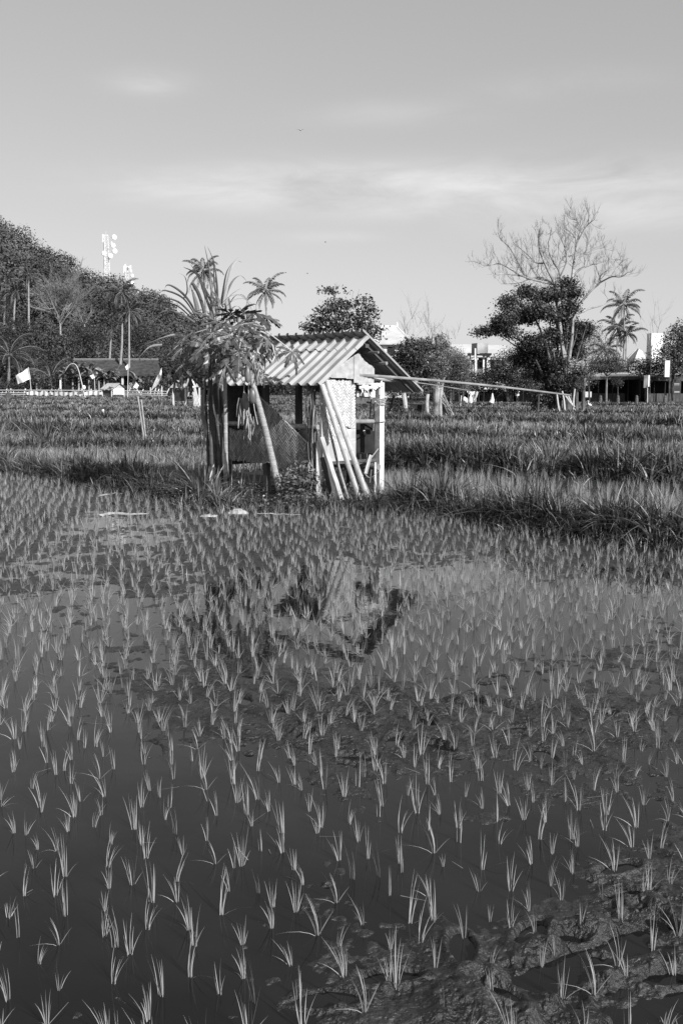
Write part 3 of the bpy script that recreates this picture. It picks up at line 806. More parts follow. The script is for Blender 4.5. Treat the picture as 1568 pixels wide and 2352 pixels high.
# gable sheets ---------------------------------------------------------------
def panel(name, pix, s, mat, ncol=30, th=.012, rib=.0, parent=hut, uvz=True, top_wobble=0.0, bulge=0.0, plane='g', cell=.03, rag=0.0):
    f = wall_g if plane == 'g' else wall_l
    pts = [f(x, y, 0.0, s) if plane == 'g' else f(x, y, s) for x, y in pix]
    ax = gv if plane == 'g' else lv; nn = -lv if plane == 'g' else -gv
    O = hp(0, s, 0) if plane == 'g' else hp(s, 0, 0)
    P2 = np.array([((p - O).dot(ax), p.z) for p in pts])
    a0, a1 = P2[:, 0].min(), P2[:, 0].max(); z0, z1 = P2[:, 1].min(), P2[:, 1].max()
    na, nz_ = max(2, int((a1 - a0) / cell)), max(2, int((z1 - z0) / cell))
    A, Zz = np.meshgrid(np.linspace(a0, a1, na + 1), np.linspace(z0, z1, nz_ + 1))
    ca_ = (A[:-1, :-1] + A[1:, 1:]) / 2; cz_ = (Zz[:-1, :-1] + Zz[1:, 1:]) / 2
    if rag:
        ca_ = ca_ + rag * (rng.random(ca_.shape) - .5); cz_ = cz_ + rag * 1.6 * (vnoise(ca_ * 45, cz_ * 3, 4) - .5) * 2
    ins = np.zeros(ca_.shape, bool); j = len(P2) - 1
    for i in range(len(P2)):
        xi, yi = P2[i]; xj, yj = P2[j]
        c = ((yi > cz_) != (yj > cz_)) & (ca_ < (xj - xi) * (cz_ - yi) / (yj - yi + 1e-12) + xi); ins ^= c; j = i
    disp = rib * np.abs(((A / .105) % 1) - .5) * 2 + bulge * np.sin((A - a0) / (a1 - a0) * 3.1) * np.sin((Zz - z0) / (z1 - z0) * 3.1) + .01 * bulge / max(bulge, 1e-6) * fbm(A * 4, Zz * 4, 8, 2) * (bulge > 0)
    W = np.array(O)[None, None] + A[..., None] * np.array(ax) + (disp[..., None]) * np.array(nn); W[..., 2] = Zz
    back = W - np.array(nn) * th
    V = np.concatenate([W.reshape(-1, 3), back.reshape(-1, 3)]); n1_ = A.size; cols = na + 1
    ir, ic = np.nonzero(ins); q = ir * cols + ic
    fr = np.stack([q, q + 1, q + cols + 1, q + cols], 1)
    fs = [fr, fr[:, ::-1] + n1_]
    pad = np.pad(ins, 1)
    for dr, dc, e in ((-1, 0, (0, 1)), (1, 0, (3, 2)), (0, -1, (0, 3)), (0, 1, (1, 2))):
        nb_ = ~pad[ir + 1 + dr, ic + 1 + dc]; g = fr[nb_]
        fs.append(np.stack([g[:, e[0]], g[:, e[1]], g[:, e[1]] + n1_, g[:, e[0]] + n1_], 1))
    uv = np.stack([np.tile(A.ravel(), 2), np.tile(Zz.ravel(), 2)], 1)
    return build_grid(name, V, np.concatenate(fs), mat, parent, smooth=False, uv=uv)
panel('gable_sheet', [(744, 866), (812, 817), (812, 870)], -.05, rust_m, rib=.012, cell=.012)
panel('gable_sheet', [(812, 817), (825, 810), (828, 818), (834, 826), (840, 832), (847, 837), (855, 841), (859, 847), (858, 879), (812, 879)], -.065, rust_m, rib=.012, cell=.010)
m = MB(); m.bar(hp(.84, -.06, 1.955), hp(1.35, -.06, 1.955), .03, .04); m.build('gable_rail', wood_m, hut)
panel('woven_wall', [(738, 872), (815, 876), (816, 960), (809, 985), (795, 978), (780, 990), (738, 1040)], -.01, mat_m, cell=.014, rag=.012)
for k, (y0, y1) in enumerate(((958, 984), (986, 1012), (1014, 1056))):
    panel('wall_plank', [(737, y0 + 2), (817, y0), (817, y1), (737, y1 + 2)], .03 + .004 * k, wood_m, cell=.05, th=.02)
panel('inner_panel', [(812, 972), (872, 969), (872, 1062), (812, 1066)], .45, black_m, cell=.06, th=.02)  # low back wall, its shade painted as a near-black colour
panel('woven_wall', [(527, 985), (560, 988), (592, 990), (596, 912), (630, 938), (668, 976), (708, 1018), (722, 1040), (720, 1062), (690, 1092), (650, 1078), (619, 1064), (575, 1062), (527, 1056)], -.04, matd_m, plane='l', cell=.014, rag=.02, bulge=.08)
panel('woven_wall', [(672, 985), (727, 984), (727, 1050), (700, 1062), (672, 1050)], .02, M('pale_weathered', .16, .3, scale=9, bump=.4), plane='l', cell=.03)
m = MB(); p = wall_l(593, 908, -.07); q = wall_l(709, 1020, -.07); m.bar(p, q, .018, .018); m.build('mat_rim', wood_m, hut)
# end wall at the back left, its shade put into the dark weave colour
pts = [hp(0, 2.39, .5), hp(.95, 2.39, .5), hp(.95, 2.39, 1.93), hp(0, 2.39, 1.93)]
m = MB(); m.add([p for p in pts] + [p + lv * .02 for p in pts], [(0, 1, 2, 3), (7, 6, 5, 4), (0, 1, 5, 4), (1, 2, 6, 5), (2, 3, 7, 6), (3, 0, 4, 7)]); m.build('end_wall', M('shade_weave', .05, .1, scale=20, bump=.5), hut)
# sticks hanging under the mat
m = MB()
for k in range(26):
    s = R.uniform(.2, 2.35); p = hp(R.uniform(-.04, .05), s, R.uniform(.5, .68)); q = hp(R.uniform(-.06, .06), s + R.gauss(0, .08), R.uniform(.04, .3)); m.tube([p, q], R.uniform(.004, .010), 5)
m.build('loose_stick', wood_m, hut)
m = MB()
for k in range(70):
    z1 = R.uniform(.75, 1.95); z0 = max(.05, z1 - R.uniform(.3, .9)); t = R.uniform(-.06, -.01); s = R.uniform(.05, .24)
    m.strip([hp(t, s, z1), hp(t - .03, s + R.gauss(0, .02), (z0 + z1) / 2), hp(t - .03, s + R.gauss(0, .04), z0)], R.uniform(.008, .022), gv + lv * R.uniform(-1, 1))
m.build('bark_strip', M('fibre', .12, .38, mode='leaf', scale=4), hut)

# ---- things leaning on or lying in the hut ------------------------------------------
def lean(name, top, foot, r, label, cat, mat, kind='bamboo', node=.25, w=.08, d=.05, ztop=None):
    t = wall_g(*top, 0, -.10); f = gp(*foot, z=.05)
    m = MB()
    if kind == 'bamboo': m.bamboo(f, t, r, node=node, taper=.92, hollow=True)
    elif kind == 'stick': m.tube(smooth_path([f, f.lerp(t, .35) + rv(.012), f.lerp(t, .7) + rv(.012), t]), [r, r * .8], 8)
    else: m.bar(f, t, w, d, side=gv, seg=10, jit=.004)
    return tag(m.build(name, mat, loc=f), label, cat)
lean('bamboo_pole', (739, 884), (828, 1155), .045, 'thick pale bamboo pole leaning on the gable, left one of the pair', 'bamboo pole', bamboo_m)
lean('bamboo_pole', (747, 868), (848, 1155), .048, 'thick pale bamboo pole leaning on the gable, right one of the pair reaching the roof', 'bamboo pole', bamboo_m)
lean('timber_beam', (737, 1005), (785, 1154), 0, 'rough grey timber beam leaning beside the front post', 'timber', wood_m, 'bar', w=.085, d=.06)
lean('timber_beam', (741, 1050), (767, 1150), 0, 'dark old timber leaning in shade under the hut wall', 'timber', woodd_m, 'bar', w=.08, d=.06)
lean('palm_rib', (739, 925), (799, 1145), .024, 'rough peeling palm rib leaning between the beam and the bamboo', 'palm rib', M('peeling', .22, .5, scale=10, bump=.8), 'stick')
lean('split_bamboo', (838, 1108), (858, 1156), 0, 'short split bamboo slat at the foot of the leaning poles', 'slat', bambood_m, 'bar', w=.035, d=.012)
lean('thin_stick', (853, 915), (832, 1095), .018, 'thin dark stick leaning from the shelf to the bamboo', 'stick', bambood_m, 'stick')
lean('thin_stick', (862, 922), (848, 1108), .020, 'straight pole half in sun inside the open doorway', 'stick', wood_m, 'stick')
lean('wooden_batten', (836, 989), (851, 1058), 0, 'short pale wooden slat propped in the doorway', 'slat', post_m, 'bar', w=.03, d=.015)
f = hp(1.18, -.16, 0); m = MB(); m.bar(f, f + Vector((0, 0, .62)), .034, .034); tag(m.build('wooden_stake', post_m, loc=f), 'slim white stake standing upright before the hut doorway', 'stake')
# folded reed strips
for k, (pix, wd, lb) in enumerate((([(836, 1080), (850, 1055), (868, 1030)], .02, 'pale reed strip crossing behind the slim stake'),
                                   ([(836, 1086), (850, 1097), (866, 1085), (880, 1072)], .016, 'folded pale reed strip in front of the post'),
                                   ([(852, 1045), (846, 1065), (840, 1088)], .055, 'wide dry reed blade hanging in the doorway'))):
    m = MB(); P_ = [wall_g(x, y, 0, -.18 - .03 * k) for x, y in pix]; m.strip(smooth_path(P_), wd, Vector((1, 0, .5)), .15)
    tag(m.build('reed_strip', M('dry_reed', .4, .55, scale=6)), lb, 'reed strip')
# cloth bundle under the gable
nu_, nv_ = 26, 8; V = []; Fq = []
for i in range(nu_ + 1):
    for j in range(nv_ + 1):
        t = .85 + .55 * i / nu_; f = j / nv_; e = i / nu_
        hang = .03 + .05 * abs(math.sin(e * 7)) + .03 * e
        ang = f * 2 * math.pi; rr = hang * .5 * (1 + .35 * math.sin(e * 31 + f * 9) + .25 * math.sin(e * 17 - f * 14))
        V.append(hp(t, -.09 + math.cos(ang) * rr * .8, 1.90 + .05 * e - .03 * math.sin(e * 3.1) + math.sin(ang) * rr))
for i in range(nu_):
    for j in range(nv_): Fq.append((i * (nv_ + 1) + j, (i + 1) * (nv_ + 1) + j, (i + 1) * (nv_ + 1) + j + 1, i * (nv_ + 1) + j + 1))
m = MB(); m.add(V, Fq)
for k in range(16):
    t = R.uniform(.86, 1.35); p = hp(t, -.1, 1.87); m.strip([p, p + Vector((R.gauss(0, .01), 0, -.05)), p + Vector((R.gauss(0, .02), 0, -R.uniform(.06, .13)))], .008, gv)
tag(m.build('sack_cloth', cloth_m), 'crumpled frayed white sack cloth tied under the gable sheet', 'cloth')
m = MB(); p = hp(.95, .05, 1.735); m.tube([p, p + Vector((0, 0, .03)), p + Vector((0, 0, .085)), p + Vector((0, 0, .10))], [.024, .026, .026, .016], 10); tag(m.build('plastic_cup', white_m, loc=p), 'small white plastic cup standing on the hut shelf', 'cup')
m = MB(); p = hp(1.14, .05, 1.735); m.box(p + Vector((0, 0, .028)), (.13, .08, .05), Matrix.Rotation(.77, 3, 'Z')); m.box(p + Vector((0, 0, .057)), (.136, .086, .008), Matrix.Rotation(.77, 3, 'Z'))
tag(m.build('metal_tin', post_m, loc=p), 'flat pale tin lying on the hut shelf right of the cup', 'tin')
# long thin bamboo sticking out to the right
p = hp(.9, -.05, 2.10); q = at(1308, 908, 19.6)
pole = thing('bamboo_pole', p, 'long thin bamboo pole reaching from the hut roof toward the bare tree', 'bamboo pole')
m = MB(); m.bamboo(p, q, .028, node=.42, taper=.62, n=8, hollow=False, bend=-.035); m.build('pole', M('pole_bamboo', .16, .32, rough=.45, scale=4, bump=.15), pole)
p2 = hp(1.1, .05, 2.085); q2 = at(1075, 897, 18.6); m = MB(); m.bamboo(p2, q2, .012, node=.4, taper=.7, n=8, hollow=False, bend=-.015); m.build('second_cane', bambood_m, pole)
m = MB(); m.tube(smooth_path([q, q + Vector((.05, 0, -.12)), q + Vector((.17, .02, -.45))]), .004, 5); m.build('cord', black_m, pole)

# ------------------------------------------------------------------ papaya tree
PY = 16.2
papb = gp(640, 1112, .04); papb.y = PY
pap = thing('papaya_tree', (at(640, 1112, PY).x, PY, .03), 'leaning papaya tree with hanging fruit in front of the hut', 'papaya tree')
tp = [at(x, y, PY + dy) for x, y, dy in ((642, 1125, 0), (635, 1097, 0), (617, 1018, .02), (604, 965, .03), (593, 925, .05), (582, 885, .08), (574, 845, .1), (564, 800, .12), (553, 755, .14), (549, 730, .15))]
pts = smooth_path(tp, 6); rr = []
for i in range(len(pts)):
    f = i / (len(pts) - 1); rr.append((.056 - .020 * f) * (1.05 if i % 3 == 0 else .985))
m = MB(); m.tube(pts, rr, 12); m.build('trunk', M('papaya_bark', .22, .40, rough=.7, scale=14, stretch=(.5, .5, 2.5), bump=.5), pap)
def papaya_leaf(hub, direc, size, droop, parent, root, mat=None, twist=0.0, pet=True):
    direc = Vector(direc).normalized()
    up = Vector((0, 0, 1)); up = (up - direc * up.dot(direc)); up = up.normalized() if up.length > .1 else Vector((1, 0, 0)).cross(direc).normalized()
    sd = direc.cross(up)
    up2 = up * math.cos(twist) + sd * math.sin(twist); sd2 = direc.cross(up2)
    vs_ = []; fs = []; ph = R.uniform(0, 6)
    ST = ((0, .02), (.14, .055), (.30, .115), (.42, .165), (.56, .235), (.52, .115), (.64, .130), (.80, .215), (.75, .095), (.86, .075), (.96, .095), (.93, .035), (1.0, .004))
    for k in range(-3, 4):
        th = k * .80 + R.uniform(-.06, .06); Lk = (1 - .10 * abs(k)) * R.uniform(.9, 1.08); ax = (math.cos(th), math.sin(th)); la = (-ax[1], ax[0]); dk = droop * R.uniform(.7, 1.5); b0_ = len(vs_)
        for a, wv in ST:
            wv *= R.uniform(.8, 1.15)
            for sg, aa in ((-1, a), (0, min(a, .97) if a != .56 and a != .80 and a != .96 else a - .05), (1, a)):
                x = (ax[0] * aa + la[0] * wv * sg * .8) * Lk; y = (ax[1] * aa + la[1] * wv * sg * .8) * Lk; r2 = x * x + y * y
                z = -dk * r2 + (.045 if sg == 0 else -.02) * min(1, a * 3) + .03 * math.sin(th * 5 + a * 9 + ph) * a
                vs_.append(Vector(hub) + direc * (x * size) + sd2 * (y * size) + up2 * (z * size))
        for i in range(len(ST) - 1):
            c = b0_ + 3 * i; fs += [(c, c + 1, c + 4, c + 3), (c + 1, c + 2, c + 5, c + 4)]
    m = MB(); m.add(vs_, fs); lf = m.build('leaf', mat or papleaf_m, parent)
    # pale veins: slim raised ribs on the blade
    m = MB()
    for k in range(-3, 4):
        th = k * .80; main = (1 - .10 * abs(k)) * .82; pp = []
        for f in (0.02, .4, .75, 1):
            r_ = f * main; pp.append(Vector(hub) + direc * (r_ * size * math.cos(th)) + sd2 * (r_ * size * math.sin(th)) + up2 * (-droop * size * r_ * r_ + (.05 * size * r_ + .006)))
        m.tube(pp, [.004, .001], 4, cap=False)
    m.build('vein', M('leaf_vein', .3, .4), lf)
    if pet:
        rt = Vector(root); mid = rt.lerp(Vector(hub), .5) + Vector((0, 0, .08))
        m = MB(); m.tube(smooth_path([rt, mid, Vector(hub)]), [.013, .008], 6); m.build('petiole', M('petiole_green', .38, .55, rough=.45), lf)
    return lf
crt = at(552, 765, PY + .12)
LV = [  # hub pixel, dy, direction (x right, y away, z up), size, droop
    (441, 800, .1, (-.55, -.35, -.75), .44, .25), (474, 792, -.3, (.25, -.5, -.8), .46, .25), (549, 808, -.35, (.05, -.6, -.8), .47, .22),
    (520, 838, -.4, (-.35, -.5, -.8), .45, .3), (575, 800, -.2, (.5, -.5, -.7), .40, .4), (513, 742, .1, (-.6, -.3, .1), .44, .35),
    (546, 728, .2, (.3, -.3, .5), .46, .4), (585, 722, .3, (.9, -.15, -.1), .52, .3), (489, 735, .3, (-.5, .2, .4), .42, .4),
    (395, 850, .3, (-.6, -.2, -.7), .36, .3), (418, 838, .0, (-.2, -.4, -.85), .38, .3), (606, 775, -.1, (.5, -.6, -.6), .36, .4), (625, 800, .0, (.6, -.5, -.6), .30, .45),
    (670, 806, .1, (.45, -.35, -.8), .34, .5), (604, 860, .2, (.3, -.3, -.9), .22, .6), (595, 800, .0, (.5, -.4, -.75), .36, .55),
    (560, 745, -.4, (.5, -.8, -.15), .42, .3), (530, 770, -.5, (-.2, -.8, -.5), .44, .25), (590, 760, .1, (.8, -.3, -.4), .42, .4), (490, 765, -.2, (-.6, -.6, -.5), .42, .3), (435, 770, .3, (-.8, -.2, -.4), .4, .35), (505, 700, .3, (-.2, .1, .9), .34, .35),
    (460, 775, -.1, (-.4, -.6, -.5), .36, .3), (405, 872, .2, (-.3, -.3, -.9), .36, .3), (436, 860, .3, (.1, -.3, -.9), .36, .3), (420, 800, .3, (-.7, -.3, -.5), .38, .3), (500, 800, .2, (-.1, -.4, -.9), .38, .3), (530, 720, .1, (.1, -.5, .3), .36, .35), (565, 735, .1, (.6, -.4, .2), .36, .4), (610, 730, .3, (.9, -.2, -.3), .34, .35), (540, 830, .1, (.2, -.4, -.9), .36, .3), (575, 765, .3, (.5, -.2, .3), .36, .4)]
for (px, py, dy, dr, s, dp) in LV:
    papaya_leaf(at(px, py, PY + dy), dr, s * R.uniform(.80, 1.0), dp, pap, crt + Vector((R.gauss(0, .03), R.gauss(0, .03), R.gauss(0, .12))), twist=R.uniform(-.4, .4))
for (px, py, dy, rx, rz) in ((569, 860, -.42, .050, .135), (580, 908, -.36, .064, .135), (564, 922, -.2, .058, .145), (560, 850, -.1, .045, .11)):
    m = MB(); c = at(px, py, PY + dy); m.ell(c, rx, rx, rz, 14, 10, Matrix.Rotation(R.uniform(-.12, .12), 3, 'Y'), pinch=lambda f: .72 + .5 * f - .12 * (f > .92))
    m.build('fruit', fruit_m, pap, smooth=True)
for (pix, dpt, n) in (([(578, 850), (562, 880), (560, 925)], -.16, 1), ([(572, 860), (571, 900), (572, 962)], -.18, 1), ([(582, 880), (583, 930), (592, 975)], -.14, 0)):
    P_ = [at(x, y, PY + dpt) for x, y in pix]; m = MB(); m.tube(smooth_path(P_), [.008, .006], 6); st = m.build('dead_petiole', M('petiole_green', .38, .55), pap)
    if n:
        m = MB(); e = P_[-1]
        for k in range(26):
            a = e + Vector((R.gauss(0, .03), R.gauss(0, .03), R.uniform(-.02, .08))); q = a + Vector((R.gauss(0, .05), R.gauss(0, .05), -R.uniform(.15, .45)))
            m.strip([a, a.lerp(q, .5) + rv(.02), q], [.03, .035, .008], rv(), .4)
        m.build('dead_leaf', M('withered_leaf', .12, .45, mode='leaf', scale=5), st)
m = MB()
for k in range(30):
    a = at(591 + R.gauss(0, 4), 845 + R.uniform(-16, 16), PY - .4 + R.gauss(0, .04)); q = a + Vector((R.gauss(0, .05), R.gauss(0, .04), -R.uniform(.08, .25))); m.strip([a, a.lerp(q, .5) + rv(.02), q], [.03, .035, .008], rv(), .4)
m.build('dead_leaf', MATS['withered_leaf'], pap)
m = MB()
for k in range(60):
    a = at(600 + R.gauss(0, 14), 790 + R.gauss(0, 10), PY + R.gauss(0, .08)); q = a + Vector((R.gauss(0, .07), R.gauss(0, .05), -R.uniform(.1, .3))); m.strip([a, a.lerp(q, .5) + rv(.03), q], [.03, .05, .01], rv(), .4)
m.build('dead_leaf', M('pale_withered', .3, .6, mode='leaf', scale=5), pap)

# ------------------------------------------------------------------ cane clump (left of the hut)
CY = 17.3
cane = thing('sugar_cane', (at(500, 1130, CY).x, CY, .05), 'tall sugar cane clump with long arching strap leaves left of the hut', 'sugar cane')
def c2(cx, cy): return 315.8 + cx * .2197, 545.5 + cy * .2197
def c5(cx, cy): return 401.9 + cx * .2014, 746.5 + cy * .2014
for k, (x0, x1, y1, r) in enumerate(((507, 494, 880, .05), (516, 500, 860, .055), (498, 480, 800, .045), (488, 478, 760, .035), (520, 515, 730, .04), (526, 508, 900, .035), (482, 470, 870, .03), (511, 490, 700, .035), (503, 520, 690, .035))):
    b0 = at(x0, 1128, CY + R.uniform(-.25, .25)); b0.z = .03; t1 = at(x1, y1, CY + R.uniform(-.25, .25))
    m = MB(); m.bamboo(b0, t1, r, node=.16, taper=.7, n=9, hollow=False); m.build('cane_stem', M('cane_stem', .035, .10, rough=.5, scale=5) if k < 4 or k in (5, 6) else M('cane_stem_pale', .25, .42, rough=.5, scale=5), cane)
CL = [
    ([(840, 800), (775, 560), (745, 300), (700, 80)], 16), ([(850, 800), (802, 500), (790, 250), (730, 90)], 13), ([(858, 780), (885, 600), (935, 350), (1050, 208)], 22),
    ([(868, 790), (922, 560), (975, 330), (1030, 245), (1095, 262)], 20), ([(878, 750), (940, 560), (1005, 440), (1080, 398), (1140, 455)], 20), ([(822, 770), (700, 540), (612, 380), (480, 310)], 22),
    ([(760, 760), (690, 560), (640, 400), (555, 285)], 22), ([(700, 790), (640, 600), (570, 470), (600, 560)], 34), ([(935, 800), (950, 630), (1080, 530)], 10),
    ([(640, 820), (600, 650), (555, 500)], 36), ([(620, 810), (520, 640), (400, 530), (300, 505), (278, 660)], 20), ([(600, 810), (480, 640), (330, 565), (240, 575), (180, 770)], 18),
    ([(590, 830), (450, 690), (320, 640), (220, 655), (150, 810)], 17), ([(580, 860), (420, 720), (270, 695), (180, 800), (85, 1005)], 18), ([(600, 890), (450, 800), (300, 770), (180, 840), (95, 970)], 18),
    ([(575, 1000), (430, 1125), (290, 1255)], 22), ([(525, 1060), (400, 1020), (230, 1062), (15, 1152)], 20), ([(260, 1125), (120, 1155), (-10, 1290)], 24), ([(540, 1210), (360, 1212), (200, 1200), (10, 1212)], 16),
    ([(945, 640), (965, 800), (940, 960), (905, 1110)], 36), ([(760, 700), (800, 850), (810, 1000)], 30), ([(640, 1160), (690, 1300), (600, 1440), (520, 1720)], 22), ([(700, 1200), (640, 1330), (560, 1500), (545, 1760)], 20),
    ([(735, 1250), (700, 1420), (690, 1700)], 34), ([(790, 1250), (780, 1400), (700, 1600)], 28), ([(480, 640), (520, 560), (500, 420), (430, 370)], 12), ([(760, 880), (760, 720), (770, 520), (760, 420)], 24), ([(800, 860), (830, 640), (820, 400), (790, 190)], 20),
    ([(640, 900), (470, 900), (360, 905), (250, 980)], 14), ([(660, 980), (540, 940), (400, 890), (300, 960), (260, 1200)], 14), ([(700, 1050), (600, 1000), (480, 1060), (420, 1150)], 14)]
for pix, wpx in CL:
    y0 = CY + R.uniform(-.25, .2); y1 = y0 + R.uniform(-.5, .4); n_ = len(pix)
    P_ = smooth_path([at(*c2(*p), y0 + (y1 - y0) * i / (n_ - 1)) for i, p in enumerate(pix)], 5)
    wd = wpx * (2.0 if pix[0][1] - pix[-1][1] > 350 else 1.5) * .2197 / FOC * CY; k = len(P_)
    ws = [wd * (.55 + .45 * math.sin(math.pi * min(1, .25 + i / (k - 1)))) * (1 - (i / (k - 1)) ** 4 * .92) for i in range(k)]
    m = MB(); m.strip(P_, ws, Vector((R.uniform(-.5, .5) + .6, -.5, R.uniform(-.2, .9))), .12); m.build('leaf', M('pale_cane_leaf', .34, .55, rough=.45, scale=3) if pix[0] in ((575, 1000), (525, 1060), (260, 1125), (540, 1210), (945, 640), (840, 800), (868, 790)) else cane_m, cane)
for pix, wpx in (([(330, 700), (315, 1000), (345, 1200), (298, 1550)], 52), ([(390, 720), (360, 900), (250, 1080)], 26), ([(430, 800), (470, 1050), (590, 1200)], 22), ([(280, 900), (180, 930), (250, 1000), (330, 1200)], 14), ([(620, 1000), (560, 1000), (500, 1120)], 12)):
    P_ = smooth_path([at(*c5(*p), CY - .35) for p in pix], 5); wd = wpx * .2014 / FOC * CY; k = len(P_)
    ws = [wd * (.4 + .6 * math.sin(math.pi * min(1, .1 + i / (k - 1)))) * (1 - (i / (k - 1)) ** 4 * .92) for i in range(k)]
    m = MB(); m.strip(P_, ws, Vector((.9, -.4, .1)), .1); m.build('leaf', cane_m, cane)
for k in range(22):
    b0 = at(R.uniform(478, 525), R.uniform(700, 850), CY + R.uniform(-.2, .3)); a = R.uniform(0, 6.3); L_ = R.uniform(.5, 1.1); d = Vector((math.cos(a), math.sin(a) * .7, 0))
    P_ = smooth_path([b0, b0 + d * L_ * .35 + Vector((0, 0, .35 * L_)), b0 + d * L_ * .7 + Vector((0, 0, .3 * L_)), b0 + d * L_ - Vector((0, 0, .25 * L_))], 4); k_ = len(P_)
    m = MB(); m.strip(P_, [.03 * (1 - (i / (k_ - 1)) ** 3 * .95) for i in range(k_)], Vector((-d.y, d.x, .2)), .12); m.build('leaf', cane_m, cane)

# ------------------------------------------------------------------ low plants, litter
def leafy(name, label, cat, c, rx, ry, rz, n, size, mat, stems=8, aspect=.42, kind=None):
    c = Vector(c); t = thing(name, c, label, cat)
    P_ = np.array(c) + np.array([0, 0, rz * .5]) + unit(rng.normal(size=(n, 3))) * (rng.random((n, 1)) ** .45) * np.array([rx, ry, rz * .62]); P_[:, 2] = np.maximum(P_[:, 2], c.z + .01)
    build_poly('foliage', leaf_quads(P_, rng.normal(size=(n, 3)) * .6 + np.array([0, -.2, .7]), np.full(n, size), aspect), mat, t)
    m = MB()
    for k in range(stems):
        q = c + Vector((R.gauss(0, rx * .5), R.gauss(0, ry * .5), rz * R.uniform(.5, 1))); m.tube(smooth_path([c + Vector((R.gauss(0, .04), R.gauss(0, .04), 0)), c.lerp(q, .5) + rv(.02), q]), .006, 5)
    m.build('stem', darkbark_m, t); return t
b0 = at(688, 1150, 15.9); b0.z = .04
leafy('leafy_shrub', 'leafy shrub with pointed leaves growing at the foot of the papaya', 'shrub', b0, .38, .3, .62, 620, .085, M('shrub_leaf', .05, .2, mode='leaf', scale=3, rough=.35, spec=.5))
b0 = at(560, 1150, 16.2); b0.z = .04
leafy('cassava_plant', 'dark small leaved plant in shade under the woven mat', 'plant', b0, .5, .3, .3, 500, .05, herb_m)
P_ = along(vis, 9000, .3, .26); dh = np.hypot(P_[:, 0] - HUTC.x, P_[:, 1] - HUTC.y); P_ = P_[dh < 2.6]
P_ = np.concatenate([P_, np.array([list(HUTC)]) + rng.normal(size=(1200, 3)) * np.array([1.0, 1.0, 0])])
P_ = P_[~near_paddy(P_[:, 0], P_[:, 1])]
P_[:, 2] = ground_h(P_[:, 0], P_[:, 1]) + np.abs(rng.normal(size=len(P_))) * .045
P_ = np.repeat(P_, 3, 0) + rng.normal(size=(len(P_) * 3, 3)) * .03
build_ = build_poly('ground_herbs', leaf_quads(P_, rng.normal(size=P_.shape) * .5 + np.array([0, -.2, .8]), np.full(len(P_), .034), .6), herb_m, loc=(0, 0, 0)); tag(build_, 'low leafy herbs covering the bank around the hut', 'ground cover', kind='stuff')
def litter(name, label, cat, pix, wd, z=.012, mat=cloth_m, n=6, rough=.006):
    P_ = [gp(x, y) for x, y in pix]; m = MB(); sp_ = smooth_path(P_, 5)
    for i, p in enumerate(sp_): p.z = max(gh(p.x, p.y), 0) + z + R.uniform(0, rough)
    k = len(sp_); m.strip(sp_, [wd * (.4 + .6 * math.sin(math.pi * (i + .5) / k)) * R.uniform(.75, 1.2) for i in range(k)], Vector((0, 1, .15)), .08)
    return tag(m.build(name, mat), label, cat)
litter('dry_leaf', 'long pale dry banana leaf floating on the water in the left paddy', 'leaf', [(228, 1187), (262, 1182), (300, 1184), (340, 1182)], .10, mat=dry_m)
litter('bamboo_splint', 'short pale splint lying on the water below the left bund', 'splint', [(395 * .574, 1142), (440 * .574 + 0, 1138), (284, 1137)], .05, mat=dry_m)
litter('bamboo_splint', 'long pale splint lying in the mud before the hut', 'splint', [(590, 1184), (620, 1185), (655, 1186), (690, 1186)], .05, mat=dry_m)
def crumple(name, label, cat, px, py, sx, sz, seed):
    g = gp(px, py); z = max(gh(g.x, g.y), 0); n1_, n2_ = 16, 10; V = []; Fq = []
    for i in range(n1_ + 1):
        for j in range(n2_ + 1):
            u = i / n1_ - .5; v = j / n2_ - .5; k = 1 - (2 * u) ** 2 * .7
            V.append((g.x + u * sx + .03 * float(fbm(u * 9, v * 9, seed)), g.y + v * sx * .5, z + max(.004, sz * k * (1 - (2 * v) ** 2) * (.7 + .8 * float(fbm(u * 4 + 3, v * 3, seed + 5))))))
    for i in range(n1_):
        for j in range(n2_): Fq.append((i * (n2_ + 1) + j, (i + 1) * (n2_ + 1) + j, (i + 1) * (n2_ + 1) + j + 1, i * (n2_ + 1) + j + 1))
    m = MB(); m.add(V, Fq); return tag(m.build(name, M('dirty_plastic', .16, .52, scale=14, bump=.5), loc=(g.x, g.y, z), smooth=False), label, cat)
crumple('plastic_bag', 'crumpled white plastic bag at the water edge below the papaya', 'plastic bag', 548, 1182, .30, .11, 3)
crumple('plastic_scrap', 'low grey plastic scrap left of the crumpled white bag', 'plastic scrap', 480, 1188, .26, .06, 8)
# ================================================================== background
def c1(cx, cy): return cx * .2563, 488 + cy * .2563
def c4(cx, cy): return 1004.9 + cx * .3593, 447.9 + cy * .3593
def cT(cx, cy): return 1079.4 + cx * .2490, 459.3 + cy * .2490
def gY(Y): return HZ + H * FOC / Y
# ---- hill ------------------------------------------------------------------
HP = np.array([(-900, 420), (-400, 455), (-150, 480), (0, 520), (60, 545), (100, 572), (150, 605), (190, 640), (250, 668), (330, 695), (420, 730), (480, 752), (560, 800), (640, 850), (720, 890), (2000, 892)], float)
YH = 370.0
def hill_h(x, y):
    px = 784 + FOC * np.asarray(x) / YH
    top = np.maximum((HZ - np.interp(px, HP[:, 0], HP[:, 1])) / FOC * YH + H - 6, 0)
    f = np.clip((np.asarray(y) - 262) / (YH - 262), 0, 1); f = f * f * (3 - 2 * f) * .5 + f * .5
    g = np.clip(1 - (np.asarray(y) - YH) / 260, 0, 1)
    return top * f * g + fbm(np.asarray(x) * .05, np.asarray(y) * .05, 77, 3) * 3 * f - .3
xs = np.linspace(-420, 30, 90); ys_ = np.linspace(255, 640, 60); Xh, Yh = np.meshgrid(xs, ys_)
